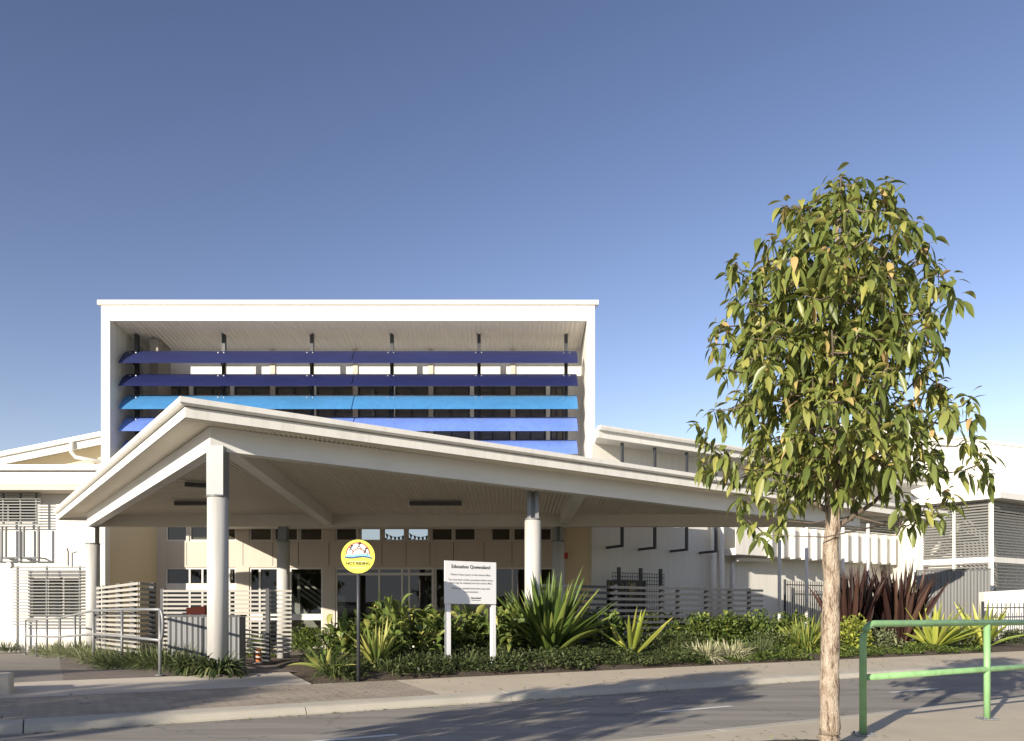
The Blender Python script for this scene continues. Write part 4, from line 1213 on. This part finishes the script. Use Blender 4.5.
extra = [tx(*a) for a in ((748, 520, -.1), (765, 500, 0), (762, 535, -.15), (778, 520, .1), (742, 500, 0), (785, 500, .1), (905, 500, -.2), (925, 505, -.1), (940, 515, -.15), (915, 520, 0), (900, 525, -.1), (950, 495, .1), (965, 470, 0), (985, 455, 0), (985, 475, .1), (972, 440, .1),
                          (698, 425, 0), (705, 440, .1), (712, 410, -.1), (720, 455, .1), (781, 205, 0), (792, 215, .1), (845, 178, 0), (838, 192, .1), (862, 190, 0), (893, 195, -.1), (900, 210, 0), (850, 205, .1), (735, 262, 0), (728, 275, .1), (745, 280, -.1), (958, 300, 0), (935, 265, .1), (880, 205, .1), (815, 205, 0), (770, 240, 0))]
street_tree('street_tree', 'young broadleaf tree with pale flaking trunk standing by the green rail', (BX, BY, .05), 5.0, profM,
            [(0, 0, 0), (0, 0, .06), (-.005, 0, .25), (.005, 0, 1.2), (.03, 0, 2.1), (.05, 0, 2.6), (.03, 0, 3.3), (.05, .0, 4.1), (.09, 0, 4.75)],
            [.105, .092, .083, .072, .060, .05, .034, .02, .008], 470, .142, 27, extra=extra)
# two more trees of the same row stand outside the picture and shade road and footpath
profS = [(1.7, .5), (2.2, 1.3), (2.9, 1.55), (3.6, 1.35), (4.3, .8), (4.8, .2)]
for i, (x, y, pr, n) in enumerate(((-5.2, 2.0, profS, 250), (-15.2, -3.6, [(1.8, .6), (2.5, 1.8), (3.6, 2.3), (4.6, 2.0), (5.4, 1.1), (5.9, .3)], 420), (-23.5, -8.9, [(3.0, .8), (4.0, 2.2), (5.5, 2.8), (7.0, 2.3), (8.0, 1.0), (8.4, .3)], 420))):
    street_tree('street_tree', ('broadleaf street tree outside the left edge, shading the road', 'taller broadleaf street tree farther left, shading the footpath', 'tallest broadleaf street tree, farthest left in the row, shading the driveway')[i], (x, y, .05), 4, pr,
                [(0, 0, 0), (0, 0, .5), (.02, 0, 1.6), (.05, 0, 2.8), (.05, 0, pr[-1][0] - .2)], [.1, .085, .07, .04, .01], n, (.24, .3, .38)[i], 31 + i, clearz=1.8)

# ------------------------------------------------------------------ garden plants
PLURAL = {}
def grp(name): return name.replace('_', ' ') + 's planted round the entrance'
def rosette(name, label, px, n_, nl, length, width, mat, up=(.35, 1.35), droop=(.05, .45), cat='plant', group=None, k=7, prof=(.5, .9, 1, .85, .55, .03), tip=.2, spread=.06, fold=.3, zoff=0.0, hue=None, stems=1, part='leaves', D=None):
    x, y = at(px, n_) if D is None else (X(px, D), D)
    z = H(x, y) + .06 + zoff
    t = thing(name, label, cat, (x, y, z), group or grp(name))
    a = rng.uniform(0, 2 * math.pi, nl); el = rng.uniform(up[0], up[1], nl)
    if nl < 15: a = np.arange(nl) * 2.4 + rng.uniform(-.25, .25, nl)
    Dv = np.stack([np.cos(a) * np.cos(el), np.sin(a) * np.cos(el), np.sin(el)], 1)
    P = np.array([x, y, z]) + np.stack([np.cos(a) * spread * rng.uniform(.2, 1, nl), np.sin(a) * spread * rng.uniform(.2, 1, nl), rng.uniform(-.05, .05, nl)], 1)
    L = length * rng.uniform(.65, 1.1, nl)
    strips(part, M[mat], P, Dv, L, width * rng.uniform(.75, 1.15, nl), rng.uniform(*droop, nl) * (1.45 - el / 1.57), t, k=k, prof=list(prof), fold=fold, hue=hue, tipyel=tip)
    return t
def clump(name, label, px, n_, nst, height, rad, leaf, mat, per=7, cat='plant', group=None, D=None, hue=None, wr=.24, droop=(.2, .7), el0=.6):
    """stems with alternate leaves up their length (gingers, shrubs)"""
    x, y = at(px, n_) if D is None else (X(px, D), D)
    z = H(x, y) + .06
    t = thing(name, label, cat, (x, y, z), group or grp(name))
    P = []; Dv = []; L = []; m = MB()
    for i in range(nst):
        a = rng.uniform(0, 6.28); r = rad * math.sqrt(rng.uniform(0, 1)); lean = rng.uniform(.1, .45)
        b = Vector((x + r * .6 * math.cos(a), y + r * .6 * math.sin(a), z)); h = height * rng.uniform(.6, 1.05) * (1 - .25 * (r / rad) ** 2)
        tpt = b + Vector((math.cos(a) * lean * r, math.sin(a) * lean * r, h))
        m.tube([b, b.lerp(tpt, .5) + Vector((0, 0, .03)), tpt], [.012, .009, .004], 5)
        pa = rng.uniform(0, 3.14)
        for k in range(per):
            f = lerp(.22, 1.0, k / (per - 1)); p = b.lerp(tpt, f)
            aa = pa + (math.pi if k % 2 else 0) + rng.normal() * .5
            el = el0 + f * .4 + rng.normal() * .25
            P.append(p); Dv.append((math.cos(aa) * math.cos(el), math.sin(aa) * math.cos(el), math.sin(el))); L.append(leaf * rng.uniform(.65, 1.15))
    m.build('stem', M['leafstem'], t)
    L = np.array(L); n = len(L)
    strips('leaves', M[mat], P, Dv, L, L * wr * rng.uniform(.8, 1.2, n), rng.uniform(*droop, n), t, k=6, prof=[.15, .8, 1, .85, .5, .02], fold=.25, hue=hue, tipyel=.1)
    return t
M['leafstem'] = paint('plant_stem', (.09, .12, .03), .6, .1)
def shrub(name, label, px, n_, w, d, h, nleaf, leaf, mat, cat='shrub', group=None, D=None, rot=GRID, wr=.42, zlift=.0):
    """dense leafy mound: twigs with leaves over an uneven ellipsoid volume"""
    x, y = at(px, n_) if D is None else (X(px, D), D)
    z = H(x, y) + .05
    t = thing(name, label, cat, (x, y, z), group or grp(name))
    lobes = [(rng.uniform(-.6, .6), rng.uniform(-.5, .5), rng.uniform(.75, 1.05)) for _ in range(7)]
    P = []; Dv = []
    m = MB()
    while len(P) < nleaf:
        lx_, ly_, lh = lobes[rng.integers(7)]
        v = rng.normal(size=3); v /= np.linalg.norm(v); v[2] = abs(v[2]); rr_ = rng.uniform(.55, 1) ** .6
        q = np.array([lx_ * w * .5 + v[0] * rr_ * w * .30, ly_ * d * .5 + v[1] * rr_ * d * .34, v[2] * rr_ * h * lh])
        q[2] = max(q[2], .03)
        c, s_ = math.cos(rot), math.sin(rot)
        P.append((x + q[0] * c - q[1] * s_, y + q[0] * s_ + q[1] * c, z + q[2] + zlift))
        dd = v * .8 + rng.normal(size=3) * .6 + np.array([0, 0, .25]); Dv.append((dd[0] * c - dd[1] * s_, dd[0] * s_ + dd[1] * c, dd[2]))
    for lx_, ly_, lh in lobes:
        c, s_ = math.cos(rot), math.sin(rot); a, b = lx_ * w * .5, ly_ * d * .5
        for _ in range(3):
            e_ = Vector((x + a * c - b * s_ + rng.normal() * w * .1, y + a * s_ + b * c + rng.normal() * d * .1, z + h * lh * .8))
            m.tube([(x + a * c * .7 - b * s_ * .7, y + a * s_ * .7 + b * c * .7, z - .04), e_], [.012, .004], 5)
    m.build('stem', M['leafstem'], t)
    L = leaf * rng.uniform(.6, 1.2, len(P))
    strips('foliage', M[mat], P, Dv, L, L * wr, rng.uniform(.1, .5, len(P)), t, k=4, prof=[.2, 1, .8, .03], fold=.2, tipyel=.05)
    return t

rosette('lily_plant', 'small pale strap leaved lily at the left tip of the garden bed', 326, 2.6, 26, .72, .085, 'leafG', (.35, 1.35), (.1, .4), hue=rng.uniform(.4, .95, 26))
rosette('lily_plant', 'slender strap leaved lily right behind the black sign pole', 377, 3.0, 34, 1.0, .07, 'leafG', (.8, 1.45), (.05, .35), hue=rng.uniform(.4, .95, 34))
clump('ginger_plant', 'broad leaved ginger clump behind the round yellow sign', 400, 4.0, 60, 1.08, 1.0, .44, 'leafG', 8, wr=.27)
clump('ginger_plant', 'low ginger clump filling the bed left of the round sign', 350, 4.4, 34, .78, .65, .38, 'leafG', 7, wr=.27)
clump('ginger_plant', 'broad leaved ginger clump behind the left post of the notice board', 455, 4.6, 54, .98, .9, .42, 'leafG', 8, wr=.27)
clump('ginger_plant', 'broad leaved ginger clump between the notice board and the giant lily', 508, 4.4, 50, .98, .85, .42, 'leafG', 8, wr=.27)
clump('ginger_plant', 'dark leafy ginger clump at the right of the giant lily', 600, 5.6, 50, .98, .95, .38, 'leafL', 8, wr=.27)
rosette('giant_lily', 'giant lily with a big fan of dark green sword leaves in mid bed', 549, 4.0, 170, 1.85, .125, 'leafL', (.62, 1.53), (.0, .26), tip=.12, spread=.2, k=9, prof=(.55, .85, 1, .95, .75, .45, .03))
rosette('agave_plant', 'sparse yellow green agave with few wide spread leaves', 632, 3.4, 11, 1.25, .11, 'leafY', (.6, 1.2), (-.05, .1), tip=.3, k=7, fold=.35, hue=rng.uniform(.35, .75, 11))
# hedge behind the tussocks
hg = 'rounded hedge shrubs along the slat fence'
for i, (px, n_, lab) in enumerate(((650, 6.0, 'hedge shrub farthest left, below the mesh window screen'), (684, 5.6, 'hedge shrub between the yellow agave and pale grass tufts'), (716, 5.2, 'hedge shrub directly behind the pale grass tufts'), (748, 5.0, 'hedge shrub in front of the end of the slat fence'), (780, 5.0, 'hedge shrub at the foot of the first white veranda post'))):
    shrub('hedge_shrub', lab, px, n_, 2.0, 1.3, .98, 2300, .135, 'leafH', group=hg, wr=.5)
for px, n_, lab in ((652, 4.4, 'low spreading shrub below the leftmost hedge shrub'), (678, 4.2, 'low spreading shrub left of the pale grass tufts'), (776, 3.6, 'low spreading shrub between dark grass tuft and strap leaved mound')):
    shrub('low_shrub', lab, px, n_, 1.5, 1.0, .5, 1000, .1, 'leafD', wr=.4)
rosette('grass_tuft', 'pale variegated grass tuft, left one of the pair', 704, 2.6, 380, .58, .018, 'leafP', (.15, 1.5), (.2, .8), cat='grass tuft', spread=.24, k=5, tip=.1)
rosette('grass_tuft', 'pale variegated grass tuft, right one of the pair', 731, 2.65, 380, .60, .018, 'leafP', (.15, 1.5), (.2, .8), cat='grass tuft', spread=.24, k=5, tip=.1)
rosette('grass_tuft', 'fine dark green grass tuft right of the pale pair', 759, 2.7, 380, .66, .014, 'leafD', (.2, 1.5), (.2, .8), cat='grass tuft', spread=.25, k=5, tip=.1)
rosette('grass_tuft', 'fine grey green grass tuft in front of the hedge', 672, 3.2, 240, .55, .014, 'leafD', (.25, 1.5), (.2, .8), cat='grass tuft', spread=.2, k=5)
rosette('strap_plant', 'dense bright green strap leaved mound left of the tree trunk', 806, 3.2, 330, 1.15, .055, 'leafH', (.15, 1.5), (.2, .7), spread=.3, k=7, hue=rng.uniform(.4, 1, 330))
shrub('croton_shrub', 'small yellow and red leaved shrub right of the tree trunk', 850, 3.0, 1.1, .8, .95, 700, .16, 'leafY')
for px, n_, nl, ln, lab in ((850, 4.0, 70, 2.15, 'dark red cordyline clump right behind the tree trunk'), (897, 3.8, 110, 2.35, 'large dark red cordyline clump left of the grey sheet fence'), (872, 4.8, 60, 2.1, 'dark red cordyline clump between two others')):
    rosette('cordyline', lab, px, n_, int(nl * 1.3), ln, .15, 'leafR', (1.08, 1.56), (-.02, .22), spread=.34, k=8, prof=(.35, .7, 1, 1, .75, .4, .03), tip=.1, zoff=.1)
rosette('agave_plant', 'yellow green agave left of the second green post, under the rail', 934, 2.75, 42, 1.6, .13, 'leafY', (.4, 1.45), (0, .2), tip=.25, spread=.1)
rosette('agave_plant', 'yellow green agave seen behind the second green post', 983, 2.75, 40, 1.6, .12, 'leafY', (.4, 1.45), (0, .22), tip=.25, spread=.1)
shrub('silver_shrub', 'grey leaved low shrub below the red cordylines', 885, 2.9, 1.7, .9, .62, 800, .12, 'leafS')
shrub('silver_shrub', 'grey leaved low shrub between the two agaves', 960, 3.2, 1.6, .9, .55, 700, .12, 'leafS')
shrub('low_shrub', 'low dark shrub at the right edge below the picket fence', 1012, 3.4, 1.9, 1.2, .5, 900, .11, 'leafD')
rosette('fern_plant', 'dark fern spreading at the foot of the thick front column', 218, 3.35, 170, .55, .05, 'leafD', (.1, 1.2), (.3, .8), spread=.25, k=6)
rosette('fern_plant', 'dark fern at the foot of the grey cabinet', 192, 3.7, 130, .5, .045, 'leafD', (.15, 1.2), (.3, .8), spread=.2, k=6)
for px, D, lab in ((47, 23.4, 'grass tuft at the far end of the handrail ramp'), (60, 21.0, 'grass tuft behind the middle of the handrail ramp'), (74, 19.2, 'grass tuft at the foot of the back left column'), (88, 17.4, 'grass tuft right of the back left column'), (100, 16.0, 'grass tuft below the angled slat fence'), (116, 14.9, 'grass tuft behind the third handrail post'), (131, 14.0, 'grass tuft between handrail and angled fence'), (147, 13.4, 'grass tuft behind the nearest handrail post'), (168, 13.0, 'grass tuft between handrail and cabinet')):
    rosette('grass_tuft', lab, px, 0, 330, .55, .016, 'leafD' if px > 105 else 'leafS', (.3, 1.5), (.2, .7), cat='grass tuft', spread=.42, k=5, D=D)
rosette('grass_tuft', 'grass tuft against the sunlit white left wing wall', 6, 0, 260, .5, .016, 'leafD', (.3, 1.5), (.2, .7), cat='grass tuft', spread=.4, k=5, D=24.2)
for px, lab in ((298, 'dark clipped shrub under the left entrance window'), (318, 'dark clipped shrub next to the lit white pillar'), (250, 'dark clipped shrub seen behind the gate slats')):
    shrub('clipped_shrub', lab, px, 0, 1.5, .8, .85 if px > 280 else .7, 1000, .11, 'leafL', D=25.4 if px > 280 else 21.5, rot=0)
for px, n_, lab in ((338, 2.45, 'grass tuft at the foot of the round sign pole'), (394, 2.6, 'grass tuft between round sign and notice board'), (415, 2.7, 'dark grass tuft left of the notice board'), (437, 2.6, 'dark grass tuft at the left post of the notice board'), (464, 2.7, 'dark grass tuft between the notice board posts'), (503, 3.0, 'dark grass tuft at the right post of the notice board')):
    rosette('grass_tuft', lab, px, n_, 240, .42, .018, 'leafD', (.25, 1.45), (.2, .8), cat='grass tuft', spread=.3, k=5)

# low ground cover, nobody could count it
def ground_cover(name, label, s0, s1, n0, n1, n, leaf, h, mat):
    P = []; Dv = []
    for _ in range(n):
        s = rng.uniform(s0, s1); nn_ = rng.uniform(n0, n1)
        if math.sin(s * 1.7 + nn_ * 2.9) + math.sin(s * 4.1 - nn_ * 1.3) < -1.25: continue
        edge = n0 + .12 * math.sin(s * 2.1) + .08 * math.sin(s * 5.3)
        if nn_ < edge: continue
        p = SN(s, nn_); q = .5 + .5 * math.sin(s * 3.1 + nn_ * 2) * math.sin(nn_ * 4.3 + s)
        P.append((p.x, p.y, H(p.x, p.y) + .04 + h * rng.uniform(.1, 1) * (.35 + .65 * q) * min(1, .3 + (nn_ - edge) * 2.2)))
        Dv.append((rng.normal(), rng.normal(), rng.uniform(-.1, 1.1)))
    L = leaf * rng.uniform(.6, 1.3, len(P))
    o = strips(name, M[mat], P, Dv, L, L * .4, rng.uniform(.1, .5, len(P)), None, k=4, prof=[.2, 1, .8, .03], fold=.2, loc=(0, 0, 0))
    return tag(o, label, 'ground cover', kind='stuff')
ground_cover('ground_cover', 'low dark green ground cover around the giant lily and agave', -1.9, 6.2, 2.05, 4.4, 26000, .085, .30, 'leafD')
ground_cover('ground_cover', 'low grassy ground cover along the path edge below the cordylines', 5.6, 17, 2.05, 3.6, 16000, .09, .18, 'leafH')
# leaf litter along the kerb
P = []; Dv = []
for _ in range(420):
    s = rng.uniform(-8, 14); n_ = -abs(rng.normal() * .12) if rng.uniform() < .5 else rng.uniform(.3, 2)
    p = SN(s, n_); P.append((p.x, p.y, (-.045 if n_ < 0 else H(p.x, p.y) + .008))); Dv.append((rng.normal(), rng.normal(), .12))
for _ in range(160):
    p = (BX + rng.normal() * .5, BY + rng.normal() * .4, .07); P.append(p); Dv.append((rng.normal(), rng.normal(), .15))
o = strips('leaf_litter', M['leafS'], P, Dv, rng.uniform(.03, .075, len(P)), .02, .1, None, k=4, loc=(0, 0, 0))
tag(o, 'dry leaf litter scattered along the kerb and path', 'litter', kind='stuff')
